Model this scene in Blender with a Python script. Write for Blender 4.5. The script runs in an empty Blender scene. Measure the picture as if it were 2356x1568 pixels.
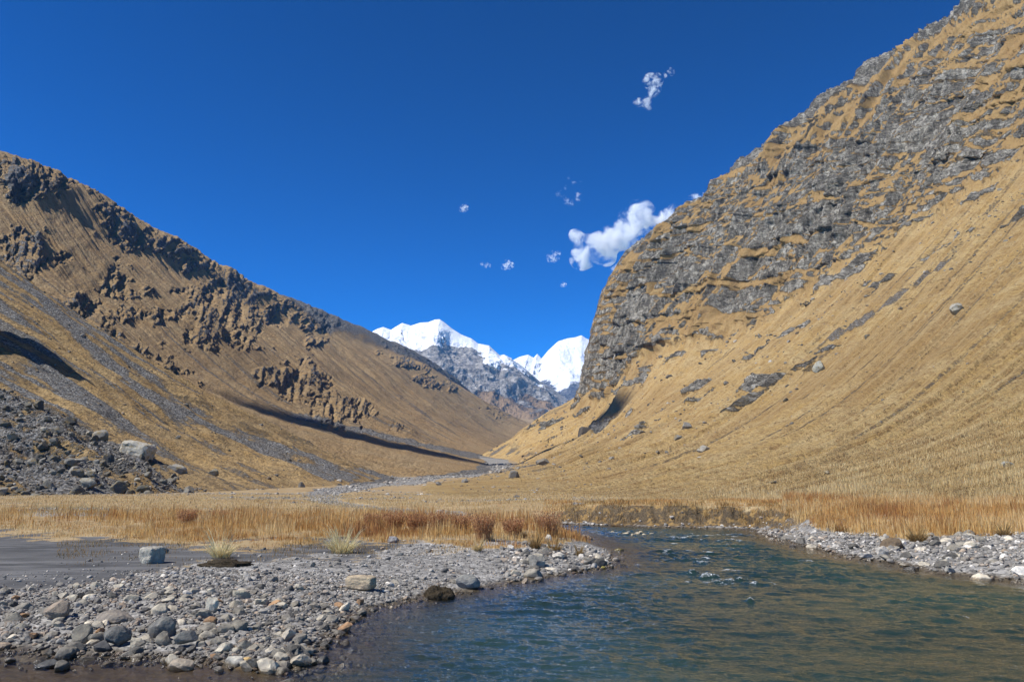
import bpy, math, random, time
import numpy as np
from mathutils import Vector
T0 = time.time()
rng = np.random.default_rng(7)
random.seed(7)
F32 = np.float32
scene = bpy.context.scene
COL = scene.collection

# ---------------------------------------------------------------- camera model
W, H, FPX = 2356.0, 1568.0, 1849.0
HORIZON = 1115.0
CAMZ = 2.6
PITCH = math.atan((HORIZON - H / 2) / FPX)
cp, sp = math.cos(PITCH), math.sin(PITCH)

def unproj(px, py, Y):
    """photo point at distance Y in front of the viewer -> world point"""
    px = np.asarray(px, float); py = np.asarray(py, float); Y = np.asarray(Y, float)
    cx = (px - W / 2) / FPX; cy = -(py - H / 2) / FPX
    dy = cp - sp * cy; dz = sp + cp * cy
    t = Y / dy
    return np.stack([cx * t, Y + 0 * t, CAMZ + dz * t], -1)

def on_plane(px, py, z=0.0):
    px = np.asarray(px, float); py = np.asarray(py, float)
    cx = (px - W / 2) / FPX; cy = -(py - H / 2) / FPX
    dy = cp - sp * cy; dz = sp + cp * cy
    t = (z - CAMZ) / dz
    return np.stack([cx * t, dy * t], -1)

def proj(P):
    x = P[..., 0]; y = P[..., 1]; z = P[..., 2] - CAMZ
    d = y * cp + z * sp
    u = -y * sp + z * cp
    d = np.where(d < 0.01, 0.01, d)
    return W / 2 + FPX * x / d, H / 2 - FPX * u / d

# ---------------------------------------------------------------- noise
_perm = np.random.default_rng(3).permutation(256).astype(np.int32)
_perm = np.concatenate([_perm, _perm, _perm])
_g = np.random.default_rng(4).normal(size=(256, 3)).astype(F32)
_g /= np.linalg.norm(_g, axis=1, keepdims=True)

from concurrent.futures import ThreadPoolExecutor
_pool = ThreadPoolExecutor(4)
_gx, _gy, _gz = [np.ascontiguousarray(_g[:, k]) for k in range(3)]

def _fade(t): return t * t * t * (t * (t * 6 - 15) + 10)

def _pn(x, y, z):
    """x, y arrays; z array or None with the constant folded in the hash"""
    xi = np.floor(x); yi = np.floor(y)
    xf = x - xi; yf = y - yi
    xi = xi.astype(np.int32) & 255; yi = yi.astype(np.int32) & 255
    u = _fade(xf); v = _fade(yf)
    A = _perm.take(xi); B = _perm.take(xi + 1)
    AA = _perm.take(A + yi); AB = _perm.take(A + yi + 1); BA = _perm.take(B + yi); BB = _perm.take(B + yi + 1)
    x1 = xf - 1; y1 = yf - 1
    if isinstance(z, float):
        zi = int(math.floor(z)); zf = z - zi; zi &= 255
        ks = ((zi, F32(zf)), (zi + 1, F32(zf - 1))); w = F32(_fade(zf))
    else:
        zi = np.floor(z); zf = z - zi; zi = zi.astype(np.int32) & 255
        ks = ((zi, zf), (zi + 1, zf - 1)); w = _fade(zf)
    res = []
    for zk, zz in ks:
        def c(H, X, Y):
            h = _perm.take(H + zk)
            return _gx.take(h) * X + _gy.take(h) * Y + _gz.take(h) * zz
        a = c(AA, xf, yf); b = c(BA, x1, yf); p = a + u * (b - a)
        a = c(AB, xf, y1); b = c(BB, x1, y1); q = a + u * (b - a)
        res.append(p + v * (q - p))
    return F32(1.5) * (res[0] + w * (res[1] - res[0]))

def pnoise(x, y, z):
    x = np.asarray(x, F32); y = np.asarray(y, F32)
    const = np.ndim(z) == 0
    if const:
        z = float(z); x, y = np.broadcast_arrays(x, y)
    else:
        x, y, z = np.broadcast_arrays(x, y, np.asarray(z, F32))
    sh = x.shape; N = x.size
    if N < 60000: return _pn(x, y, z)
    x = x.ravel(); y = y.ravel()
    if not const: z = z.ravel()
    out = np.empty(N, F32); C = 32768
    def job(i):
        out[i:i + C] = _pn(x[i:i + C], y[i:i + C], z if const else z[i:i + C])
    list(_pool.map(job, range(0, N, C)))
    return out.reshape(sh)

def fbm(x, y, z=0.0, o=5, g=0.5, l=2.03, ridged=False):
    x = np.asarray(x, F32); y = np.asarray(y, F32)
    if np.ndim(z): z = np.asarray(z, F32)
    s = 0; a = 1.0; f = 1.0; n = 0
    for i in range(o):
        v = pnoise(x * F32(f) + F32(13.7 * i), y * F32(f) + F32(5.1 * i), z * f + 9.2 * i if np.ndim(z) == 0 else z * F32(f) + F32(9.2 * i))
        if ridged:
            v = 1 - 2 * np.abs(v)
        s = s + a * v; n += a
        a *= g; f *= l
    return s / n if ridged else s

def sstep(a, b, x):
    t = np.clip((x - a) / (b - a), 0, 1)
    return t * t * (3 - 2 * t)

# ---------------------------------------------------------------- mesh helpers
def grid_faces(n, m):
    i = np.arange(n - 1)[:, None] * m + np.arange(m - 1)[None, :]
    return np.stack([i, i + m, i + m + 1, i + 1], -1).reshape(-1, 4)

def make_mesh(name, V, quads=None, tris=None, attrs=None, smooth=True):
    me = bpy.data.meshes.new(name)
    V = np.ascontiguousarray(V, F32).reshape(-1, 3)
    nq = 0 if quads is None else len(quads); nt = 0 if tris is None else len(tris)
    idx = []
    if nq: idx.append(np.asarray(quads, np.int32).ravel())
    if nt: idx.append(np.asarray(tris, np.int32).ravel())
    idx = np.concatenate(idx)
    me.vertices.add(len(V)); me.vertices.foreach_set('co', V.ravel())
    me.loops.add(len(idx)); me.loops.foreach_set('vertex_index', idx)
    me.polygons.add(nq + nt)
    st = np.concatenate([np.arange(nq) * 4, nq * 4 + np.arange(nt) * 3]).astype(np.int32)
    me.polygons.foreach_set('loop_start', st)
    me.polygons.foreach_set('use_smooth', np.full(nq + nt, smooth, bool))
    me.update(calc_edges=True)
    for k, a in (attrs or {}).items():
        a = np.asarray(a, F32)
        if a.ndim == 2:
            at = me.attributes.new(k, 'FLOAT_VECTOR', 'POINT'); at.data.foreach_set('vector', a.ravel())
        else:
            at = me.attributes.new(k, 'FLOAT', 'POINT'); at.data.foreach_set('value', a.ravel())
    return me

def tag(o, label=None, cat=None, group=None, kind=None):
    if label: o['label'] = label
    if cat: o['category'] = cat
    if group: o['group'] = group
    if kind: o['kind'] = kind
    return o

def link(name, me, mat, parent=None):
    o = bpy.data.objects.new(name, me); COL.objects.link(o)
    if mat is not None and len(me.materials) == 0: me.materials.append(mat)
    if parent: o.parent = parent
    return o

def normals(P):
    a = np.gradient(P, axis=0); b = np.gradient(P, axis=1)
    n = np.cross(a, b)
    n /= np.linalg.norm(n, axis=-1, keepdims=True) + 1e-12
    return n

# ---------------------------------------------------------------- surface nets
def cr(p0, p1, p2, p3, t):
    return 0.5 * (2 * p1 + (p2 - p0) * t + (2 * p0 - 5 * p1 + 4 * p2 - p3) * t * t + (3 * p1 - p0 - 3 * p2 + p3) * t ** 3)

def interp_axis(N, t):
    """Catmull-Rom along axis 0 of N at parameters t in [0, len-1]"""
    n = len(N)
    i = np.clip(np.floor(t).astype(int), 0, n - 2); f = (t - i)[:, None, None]
    ext = np.concatenate([[2 * N[0] - N[1]], N, [2 * N[-1] - N[-2]]])
    return cr(ext[i], ext[i + 1], ext[i + 2], ext[i + 3], f)

def eval_net(N, s, t):
    A = interp_axis(N, s)                     # (S, T, 3)
    B = interp_axis(np.swapaxes(A, 0, 1), t)  # (t, s, 3)
    return np.swapaxes(B, 0, 1)

def net_surface(ribs, ns, nt):
    """ribs: list of lists of (px, py, Y): fall lines of a hillside."""
    N = np.array(ribs, float)
    N[..., 2] = np.log(N[..., 2])
    R, C = N.shape[:2]
    s0 = np.linspace(0, R - 1, 40 * (R - 1) + 1); t0 = np.linspace(0, C - 1, 40 * (C - 1) + 1)
    E = eval_net(N, s0, t0)
    vis = (E[..., 0] > -150) & (E[..., 0] < 2500) & (E[..., 1] > -150) & (E[..., 1] < 1700)
    def dist(ax, num, prm):
        d = np.linalg.norm(np.diff(E[..., :2], axis=ax), axis=-1)
        v = vis[1:, :] if ax == 0 else vis[:, 1:]
        d = d * (0.12 + v)
        d = np.percentile(d, 90, axis=1 - ax)
        d = np.maximum(d, d.mean() * 0.15)
        c = np.concatenate([[0], np.cumsum(d)]); c /= c[-1]
        return np.interp(np.linspace(0, 1, num), c, prm)
    s = dist(0, ns, s0); t = dist(1, nt, t0)
    E = eval_net(N, s, t)
    P = unproj(E[..., 0], E[..., 1], np.exp(E[..., 2]))
    S, T = np.meshgrid(s, t, indexing='ij')
    return P, S, T, E

# ---------------------------------------------------------------- node helpers
class NT:
    def __init__(self, name):
        self.m = bpy.data.materials.new(name); self.m.use_nodes = True
        self.t = self.m.node_tree; self.t.nodes.clear()
        self.out = self.t.nodes.new('ShaderNodeOutputMaterial')
    def n(self, typ, **kw):
        nd = self.t.nodes.new(typ)
        for k, v in kw.items():
            setattr(nd, k, v)
        return nd
    def l(self, a, b): self.t.links.new(a, b)
    def setin(self, sock, v):
        if isinstance(v, bpy.types.NodeSocket): self.l(v, sock)
        elif isinstance(v, (tuple, list)) and len(v) == 3 and sock.type == 'RGBA': sock.default_value = (*v, 1)
        else: sock.default_value = v
    def attr(self, name, vec=False):
        a = self.n('ShaderNodeAttribute', attribute_name=name)
        return a.outputs['Vector' if vec else 'Fac']
    def pos(self):
        return self.n('ShaderNodeNewGeometry').outputs['Position']
    def math(self, op, a, b=0.0, c=0.0, clamp=False):
        m = self.n('ShaderNodeMath', operation=op, use_clamp=clamp)
        for i, v in enumerate((a, b, c)): self.setin(m.inputs[i], v)
        return m.outputs[0]
    def vmul(self, v, s):
        m = self.n('ShaderNodeVectorMath', operation='MULTIPLY')
        self.l(v, m.inputs[0]); m.inputs[1].default_value = s
        return m.outputs[0]
    def noise(self, vec, scale, detail=6, rough=0.6, dist=0.0, out=0):
        m = self.n('ShaderNodeTexNoise')
        self.l(vec, m.inputs['Vector']); m.inputs['Scale'].default_value = scale
        m.inputs['Detail'].default_value = detail; m.inputs['Roughness'].default_value = rough
        m.inputs['Distortion'].default_value = dist
        return m.outputs[out]
    def vor(self, vec, scale, feature='F1', out='Distance'):
        m = self.n('ShaderNodeTexVoronoi', feature=feature)
        self.l(vec, m.inputs['Vector']); m.inputs['Scale'].default_value = scale
        return m.outputs[out]
    def mr(self, v, a, b, c=0.0, d=1.0, smooth=True):
        m = self.n('ShaderNodeMapRange')
        if smooth: m.interpolation_type = 'SMOOTHSTEP'
        self.setin(m.inputs[0], v)
        for i, k in enumerate((a, b, c, d)): self.setin(m.inputs[i + 1], k)
        return m.outputs[0]
    def mix(self, f, a, b, mode='MIX'):
        m = self.n('ShaderNodeMix', data_type='RGBA', blend_type=mode)
        self.setin(m.inputs[0], f); self.setin(m.inputs[6], a); self.setin(m.inputs[7], b)
        return m.outputs[2]
    def ramp(self, f, stops):
        r = self.n('ShaderNodeValToRGB'); self.setin(r.inputs[0], f)
        e = r.color_ramp.elements
        while len(e) < len(stops): e.new(0.5)
        for i, (p, c) in enumerate(stops):
            e[i].position = p; e[i].color = (*c, 1)
        return r.outputs[0]
    def bump(self, h, dist, strength=1.0, normal=None):
        b = self.n('ShaderNodeBump'); self.l(h, b.inputs['Height'])
        b.inputs['Distance'].default_value = dist; b.inputs['Strength'].default_value = strength
        if normal is not None: self.l(normal, b.inputs['Normal'])
        return b.outputs[0]
    def bsdf(self, col, rough=0.9, normal=None, spec=0.2):
        p = self.n('ShaderNodeBsdfPrincipled')
        self.setin(p.inputs['Base Color'], col); self.setin(p.inputs['Roughness'], rough)
        self.setin(p.inputs['Specular IOR Level'], spec)
        if normal is not None: self.l(normal, p.inputs['Normal'])
        self.p = p
        self.l(p.outputs[0], self.out.inputs[0])
        return p

GOLD = (0.42, 0.283, 0.108); TAN = (0.475, 0.36, 0.18); BROWN = (0.27, 0.172, 0.075)
PALE = (0.50, 0.36, 0.16)
RDARK = (0.12, 0.108, 0.090); RMID = (0.255, 0.235, 0.195); RLIGHT = (0.46, 0.43, 0.365)

def hill_material(name, scale=1.0, grass=(GOLD, TAN, BROWN), rockc=(RDARK, RMID, RLIGHT), fine=1.0,
                  streak=True, sparse=0.0, snow=False, rbump=1.0, rlight=1.0):
    """scale: metres of the finest visible pattern; attributes rock, scree, snow, flow"""
    m = NT(name); p = m.pos(); k = 1.0 / scale
    fl = m.attr('flow', True)
    big = m.noise(p, 0.012 * k, 5, 0.55)
    mid = m.noise(p, 0.07 * k, 6, 0.62)
    fin = m.noise(p, 0.55 * k, 6, 0.7)
    vf = m.noise(p, 2.6 * k, 4, 0.7)
    st = m.noise(m.vmul(fl, (1.0, 0.06, 1.0)), 30.0, 6, 0.65)
    st2 = m.noise(m.vmul(fl, (1.0, 0.10, 1.0)), 110.0, 5, 0.65)
    g = m.mix(m.mr(mid, .38, .66), grass[0], grass[1])
    g = m.mix(m.math('MULTIPLY', m.mr(big, .45, .62), 0.55), g, grass[2])
    g = m.mix(m.math('MULTIPLY', m.mr(fin, .46, .62), 0.85), g, grass[2])
    g = m.mix(m.math('MULTIPLY', m.mr(m.noise(p, .2 * k, 5, .7), .52, .62), 0.6), g, tuple(c * .8 for c in grass[2]))
    if streak:
        g = m.mix(m.math('MULTIPLY', m.mr(st, .42, .62), 0.35), g, tuple(c * 1.12 for c in grass[1]))
        g = m.mix(m.math('MULTIPLY', m.mr(st2, .50, .66), 0.28), g, grass[2])
    g = m.mix(m.mr(vf, .3, .75), m.mix(0.5, g, m.mix(1.0, g, (.55, .52, .5), 'MULTIPLY')), m.mix(1.0, g, (1.15, 1.15, 1.15), 'MULTIPLY'))
    g = m.mix(m.math('MULTIPLY', m.attr('brown'), .6), g, (.27, .17, .07))
    # rock
    pv = m.vmul(p, (1.0, 1.0, 0.22))
    ph = m.vmul(p, (0.35, 0.35, 3.0))
    rv = m.noise(pv, 0.10 * k, 7, 0.7)
    rh = m.noise(ph, 0.10 * k, 7, 0.7, 0.4)
    rf = m.noise(p, 1.1 * k, 6, 0.75)
    r = m.mix(m.mr(rh, .36, .62), rockc[0], rockc[1])
    r = m.mix(m.math('MULTIPLY', m.mr(rv, .44, .60), 0.9 * rlight), r, rockc[2])
    stn = m.noise(m.vmul(p, (1, 1, .12)), .22 * k, 6, .7)
    r = m.mix(m.math('MULTIPLY', m.mr(stn, .50, .62), .75), r, tuple(c * .55 for c in rockc[0]))
    r = m.mix(m.math('MULTIPLY', m.mr(rf, .56, .70), .5), r, m.mix(0.5, rockc[2], (.30, .22, .13)))
    r = m.mix(m.math('MULTIPLY', m.mr(rf, .46, .34), .6), r, tuple(c * .6 for c in rockc[0]))
    # jointed blocks: each block its own tone, dark cracks between
    wv = m.n('ShaderNodeVectorMath', operation='ADD')
    ns = m.noise(p, .25 * k, 3, .6, out=1)
    m.l(m.vmul(p, (.50, .50, 1.0)), wv.inputs[0]); m.l(m.vmul(ns, (2.2 * scale, 2.2 * scale, 2.2 * scale)), wv.inputs[1])
    bc = m.n('ShaderNodeSeparateColor'); m.l(m.vor(wv.outputs[0], .42 * k, out='Color'), bc.inputs[0])
    be = m.vor(wv.outputs[0], .42 * k, feature='DISTANCE_TO_EDGE')
    be2 = m.vor(wv.outputs[0], 1.5 * k, feature='DISTANCE_TO_EDGE')
    tone = m.math('MULTIPLY_ADD', bc.outputs[0], .70, .72)
    tc3 = m.n('ShaderNodeCombineColor'); [m.l(tone, tc3.inputs[q]) for q in range(3)]
    r = m.mix(1.0, r, tc3.outputs[0], 'MULTIPLY')
    crack = m.math('MAXIMUM', m.mr(be, .05, .0), m.math('MULTIPLY', m.mr(be2, .05, .0), .6))
    r = m.mix(m.math('MULTIPLY', crack, .7), r, tuple(c * .35 for c in rockc[0]))
    # scree: small stones
    cell = m.vor(p, 1.5 * k, out='Color')
    sep = m.n('ShaderNodeSeparateColor'); m.l(cell, sep.inputs[0])
    sc = m.ramp(sep.outputs[0], [(0, (.05, .05, .05)), (.5, (.15, .147, .14)), (1, (.34, .33, .31))])
    sc = m.mix(m.mr(fin, .5, .62), sc, m.mix(.5, grass[2], sc))
    # masks broken up
    nz = m.math('SUBTRACT', m.math('ADD', m.math('MULTIPLY', fin, .6), m.math('MULTIPLY', vf, .5)), .55)
    rk = m.mr(m.math('ADD', m.attr('rock'), m.math('MULTIPLY', nz, 1.0)), .40, .58)
    sk = m.mr(m.math('ADD', m.attr('scree'), m.math('MULTIPLY', nz, 1.5)), .40, .60)
    c = m.mix(sk, g, sc); c = m.mix(rk, c, r)
    hr = m.math('ADD', m.math('MULTIPLY', rh, 2.2), m.math('ADD', m.math('MULTIPLY', rv, 1.2), m.math('MULTIPLY', rf, .5)))
    hr = m.math('ADD', hr, m.math('ADD', m.math('MULTIPLY', bc.outputs[1], .9), m.math('MULTIPLY', crack, -1.0)))
    hg = m.math('ADD', m.math('MULTIPLY', fin, .9), m.math('MULTIPLY', vf, .35))
    hum = m.vor(p, .9 * k); hg = m.math('ADD', hg, m.math('MULTIPLY', hum, -.30))
    if streak: hg = m.math('ADD', hg, m.math('MULTIPLY', st2, .25))
    hm = m.math('ADD', m.math('MULTIPLY', hr, rk), m.math('MULTIPLY', hg, m.math('MULTIPLY_ADD', rk, -.8, 1.0)))
    hm = m.math('ADD', hm, m.math('MULTIPLY', sep.outputs[0], m.math('MULTIPLY', sk, .5)))
    rough = 0.95
    if snow:
        sn = m.mr(m.math('ADD', m.attr('snow'), m.math('MULTIPLY', nz, .8)), .44, .56)
        c = m.mix(sn, c, (.86, .88, .92))
        hm = m.math('MULTIPLY', hm, m.math('MULTIPLY_ADD', sn, -.75, 1.0))
    m.bsdf(c, rough, m.bump(hm, 1.6 * scale * rbump, 1.0), 0.15)
    return m.m

def bed(px, py, x, y):
    """stony bed of the valley stream, wherever it crosses a surface"""
    k = [1044, 1048, 1055, 1065, 1075, 1085, 1093, 1102, 1112, 1122, 1135, 1150, 1165, 1175, 1188]
    c = np.interp(py, k, [1096, 1100, 1130, 1148, 1128, 1104, 1030, 940, 870, 800, 740, 740, 830, 960, 1100])
    w = np.interp(py, k, [0, 10, 28, 44, 48, 52, 75, 90, 80, 60, 50, 45, 60, 80, 90])
    n = fbm(px * .012, py * .07, 3.1, 4, .6)
    return sstep(1.05, .75, np.abs(px - c) / np.maximum(w, 1) + .55 * n) * sstep(1042, 1048, py) * sstep(1192, 1184, py) * .8

# ================================================================ RIGHT MOUNTAIN
def back(rib, f=1.3, drop=.0):
    """extra point behind the crest, lower in the picture"""
    x, y, Y = rib[-1]
    return rib + [(W / 2 + (x - W / 2) * 1.02, y + 130, Y * f)]

def skirt(rib, dx, dz=0.10):
    x, y, Y = rib[0]
    return [(x + dx, y + 12 + 6000 * 0.06 / max(Y, 40), Y * .985)] + rib

ribsR = [
    [(1230, 1055, 1900), (1290, 1030, 1850), (1360, 1000, 1800), (1440, 965, 1700), (1470, 860, 1700), (1500, 770, 1700)],
    [(1105, 1047, 1300), (1172, 1008, 1300), (1252, 957, 1290), (1334, 905, 1270), (1366, 790, 1280), (1394, 682, 1300)],
    [(1168, 1069, 1000), (1225, 1040, 1010), (1310, 990, 1010), (1382, 930, 1000), (1420, 740, 1060), (1500, 545, 1120)],
    [(1150, 1085, 650), (1260, 1050, 720), (1385, 985, 800), (1500, 815, 900), (1540, 640, 970), (1650, 440, 1050)],
    [(1080, 1099, 420), (1290, 1066, 480), (1480, 970, 580), (1815, 705, 720), (1810, 510, 830), (1850, 275, 960)],
    [(1000, 1113, 280), (1340, 1078, 330), (1640, 940, 400), (2060, 540, 600), (2050, 370, 720), (2045, 145, 920)],
    [(1020, 1131, 170), (1440, 1098, 210), (1850, 910, 260), (2340, 390, 480), (2310, 190, 620), (2255, 5, 860)],
    [(1150, 1153, 95), (1600, 1117, 120), (2080, 915, 160), (2700, 230, 380), (2660, 20, 520), (2560, -160, 800)],
    [(1500, 1163, 65), (1860, 1118, 82), (2400, 900, 110), (3300, 150, 260), (3300, -200, 400), (3200, -500, 700)],
    [(1850, 1167, 58), (2300, 1085, 68), (3000, 850, 85), (4300, 100, 190), (4300, -300, 300), (4200, -700, 500)],
    [(2150, 1185, 52), (2800, 1120, 55), (3800, 850, 65), (6500, -100, 130), (6500, -900, 200), (6500, -1500, 340)],
]
ribsR = [skirt(back(r), -30 if r[0][2] > 100 else -10) for r in ribsR]
def build_right():
    P, S, T, E = net_surface(ribsR, 1250, 880)
    T = T - 1.0                      # 0 foot, 3 cliff base, 5 crest
    x, y, z = P[..., 0], P[..., 1], P[..., 2]
    px, py = E[..., 0], E[..., 1]
    n = normals(P)
    if n[..., 2].mean() < 0: n = -n
    # cliff mask: bounded below by a ragged line
    bn = fbm(x * .006, y * .006, z * .006, 4)
    cliff = sstep(2.92, 3.12, T + .22 * bn + .10 * fbm(px * .02, py * .02, 3.3, 3)) * sstep(-.3, .1, 6.5 - T)
    cliff = np.maximum(cliff, 0)
    sc = np.clip(y / 800, .12, 1.5)
    # broad buttresses and gullies in the cliff
    b1 = fbm(x * .012, y * .012, z * .003, 4, ridged=True)
    b2 = fbm(x * .035, y * .035, z * .012, 5, .55)
    vb = fbm((y - .5 * x) * .022, z * .002, 1.7, 4, ridged=True)
    corner = .35 + .65 * sstep(1.2, 2.4, S)
    d = cliff * ((b1 - .3) * 10 + (vb - .35) * 18 + b2 * 5) * sc * corner
    # gentle folds along the fall line on the grass
    st = fbm(S * 9, T * .35 + S, .5, 4, .5)
    st2 = fbm(S * 40, T * .9 + S * 2, 4.5, 3, .5)
    low = sstep(.2, 1.4, T)
    d = d + (1 - cliff) * low * (st * 4.5 + st2 * 1.0) * np.clip(y / 500, .05, 1.4)
    d = d + fbm(x * .05 / sc, y * .05 / sc, z * .05 / sc, 5, .55) * .9 * sc * (.15 + .85 * low)
    P = P + n * d[..., None]
    # rock strata: real ledges and risers
    z = P[..., 2]
    warp = fbm(x * .01, y * .01, z * .01, 4) * 9
    tilt = .04 * P[..., 0] - .17 * P[..., 1]
    hh = z + tilt + warp
    tread = np.zeros_like(z)
    for step, am in ((42.0, .34), (13.0, .50), (4.5, .60)):
        q = hh / step + .35 * fbm(x * .02, y * .02, step, 3)
        fr = q - np.floor(q)
        tz = np.clip((fr - .5) / .42 + .5, 0, 1)
        dz = (tz - fr) * step * am * cliff * corner
        if step > 8:
            tn = fbm(x * .012, y * .012, step * 2.2, 4)
            tread = np.maximum(tread, sstep(.33 - .26 * tn, .44 - .26 * tn, np.abs(fr - .5)) * (.9 if step > 30 else .7))
        # ledges step outward rather than purely vertically
        P[..., 2] += dz * .55
        hn = n.copy(); hn[..., 2] = 0
        P -= hn * (dz * .75)[..., None]
        # vertical joints: blocks of each bed stand out by different amounts
        if step < 20:
            lev = np.floor(q).astype(np.int32)
            cu = (y - .5 * x + 7 * fbm(x * .03, y * .03, step, 3)) / (step * (1.1 if step > 8 else 1.8)) + _perm[(lev * 7) & 255] / 37.0
            blk = np.floor(cu).astype(np.int32)
            off = _perm[(_perm[lev & 255] + blk) & 255] / 255.0
            gap = sstep(.0, .10, cu - blk) * sstep(1.0, .90, cu - blk)
            P += hn * ((off * .75 - (1 - gap) * .35) * step * .60 * corner * cliff * sstep(-.2, .3, fbm(x * .01, y * .01, step + 3, 3) + .15))[..., None]
    # outcrops scattered over the grass slope
    oc = fbm(x * .016, y * .016, z * .03, 5, .6)
    ocm = sstep(.44, .58, oc + .22 * sstep(1.9, 2.9, T) * sstep(300, 700, y) - .1) * (1 - cliff) * sstep(1.0, 1.8, T) * sstep(200, 420, y)
    P += n * (ocm * (2.5 + 5 * b2) * sc)[..., None]
    n2 = normals(P)
    if n2[..., 2].mean() < 0: n2 = -n2
    steep = 1 - n2[..., 2]
    rock = cliff * sstep(.30, .60, steep + .16 * fbm(x * .015, y * .015, z * .015, 4) - .16 * sstep(4.0, 4.7, T) * sstep(2.6, 3.6, S) + .08*sstep(1100,1300,y) + .20 * fbm(x * .0055 + 3, y * .0055, z * .008, 3) + .08)
    rock = rock * (1 - .85 * tread) + cliff * (1 - tread) * .30 * (1 - .8 * sstep(4.0, 4.6, T) * sstep(2.6, 3.6, S)) * sstep(-.2, .2, fbm(x * .0075, y * .0075, z * .01 + 5, 3))
    rock = np.clip(np.maximum(rock, ocm * .8), 0, 1)
    # crest stays bare grey
    rock = np.maximum(rock, .75 * sstep(4.82, 4.97, T + .1 * bn) * sstep(600, 800, y))
    # stony rills
    gl = fbm(S * 13 + .4, T * .22 + S * 1.0, 7.7, 3, .6)
    scree = sstep(.40, .60, gl + .25 * fbm(x * .03, y * .03, 1.5, 3)) * .46 * sstep(.6, 1.2, T) * sstep(3.3, 2.8, T)
    fx = np.abs((py - 1000) + (px - 1560) * (1000 - 590) / (2215 - 1560)) / 1.15
    scree = np.maximum(scree, sstep(12, 4, fx + 7 * fbm(px * .03, py * .03, 1.1, 3)) * sstep(1780, 1900, px) * sstep(2240, 2180, px) * .60)
    sf = sstep(1.6, .6, T) * sstep(250, 500, y) * sstep(.05, .35, fbm(x * .02, y * .02, 8., 4))
    scree = np.maximum(scree, sf * .6)
    flow = np.stack([S, T, 0 * S], -1)
    global RIGHTP; RIGHTP = (P, cliff, T, rock)
    me = make_mesh('mountain', P.reshape(-1, 3), quads=grid_faces(*S.shape),
                   attrs=dict(rock=rock.ravel(), scree=np.maximum(scree, bed(px, py, x, y)).ravel(), flow=flow.reshape(-1, 3), snow=0 * S.ravel(), brown=cliff.ravel()))
    return me

# ================================================================ LEFT SPUR
ribsS = [
    [(-2600, 1230, 62), (-3200, 1050, 66), (-4000, 800, 72), (-5200, 300, 84), (-6500, -200, 100)],
    [(-900, 1170, 105), (-1250, 1050, 110), (-1700, 850, 120), (-2400, 480, 135), (-3100, 0, 160)],
    [(-100, 1146, 140), (-380, 1050, 160), (-750, 840, 180), (-1300, 500, 200), (-1900, 100, 230)],
    [(470, 1139, 185), (220, 1030, 212), (-120, 850, 235), (-600, 560, 262), (-1100, 250, 300)],
    [(705, 1122, 265), (470, 1020, 290), (210, 850, 305), (-200, 580, 330), (-700, 270, 360)],
    [(880, 1103, 345), (640, 995, 368), (350, 838, 375), (-30, 588, 385), (-560, 270, 400)],
    [(935, 1112, 392), (735, 1045, 398), (445, 905, 405), (30, 670, 412), (-520, 330, 420)],
    [(980, 1118, 430), (760, 1085, 440), (480, 990, 450), (60, 780, 460), (-520, 440, 470)],
    [(960, 1118, 560), (700, 1100, 560), (420, 1050, 560), (0, 900, 560), (-600, 600, 560)],
]
def ribs_with_skirt(rs, dx): return [[(r[0][0] + dx, r[0][1] + 8 + 3000 / r[0][2] * .3, r[0][2] * .99)] + r for r in rs]
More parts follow.
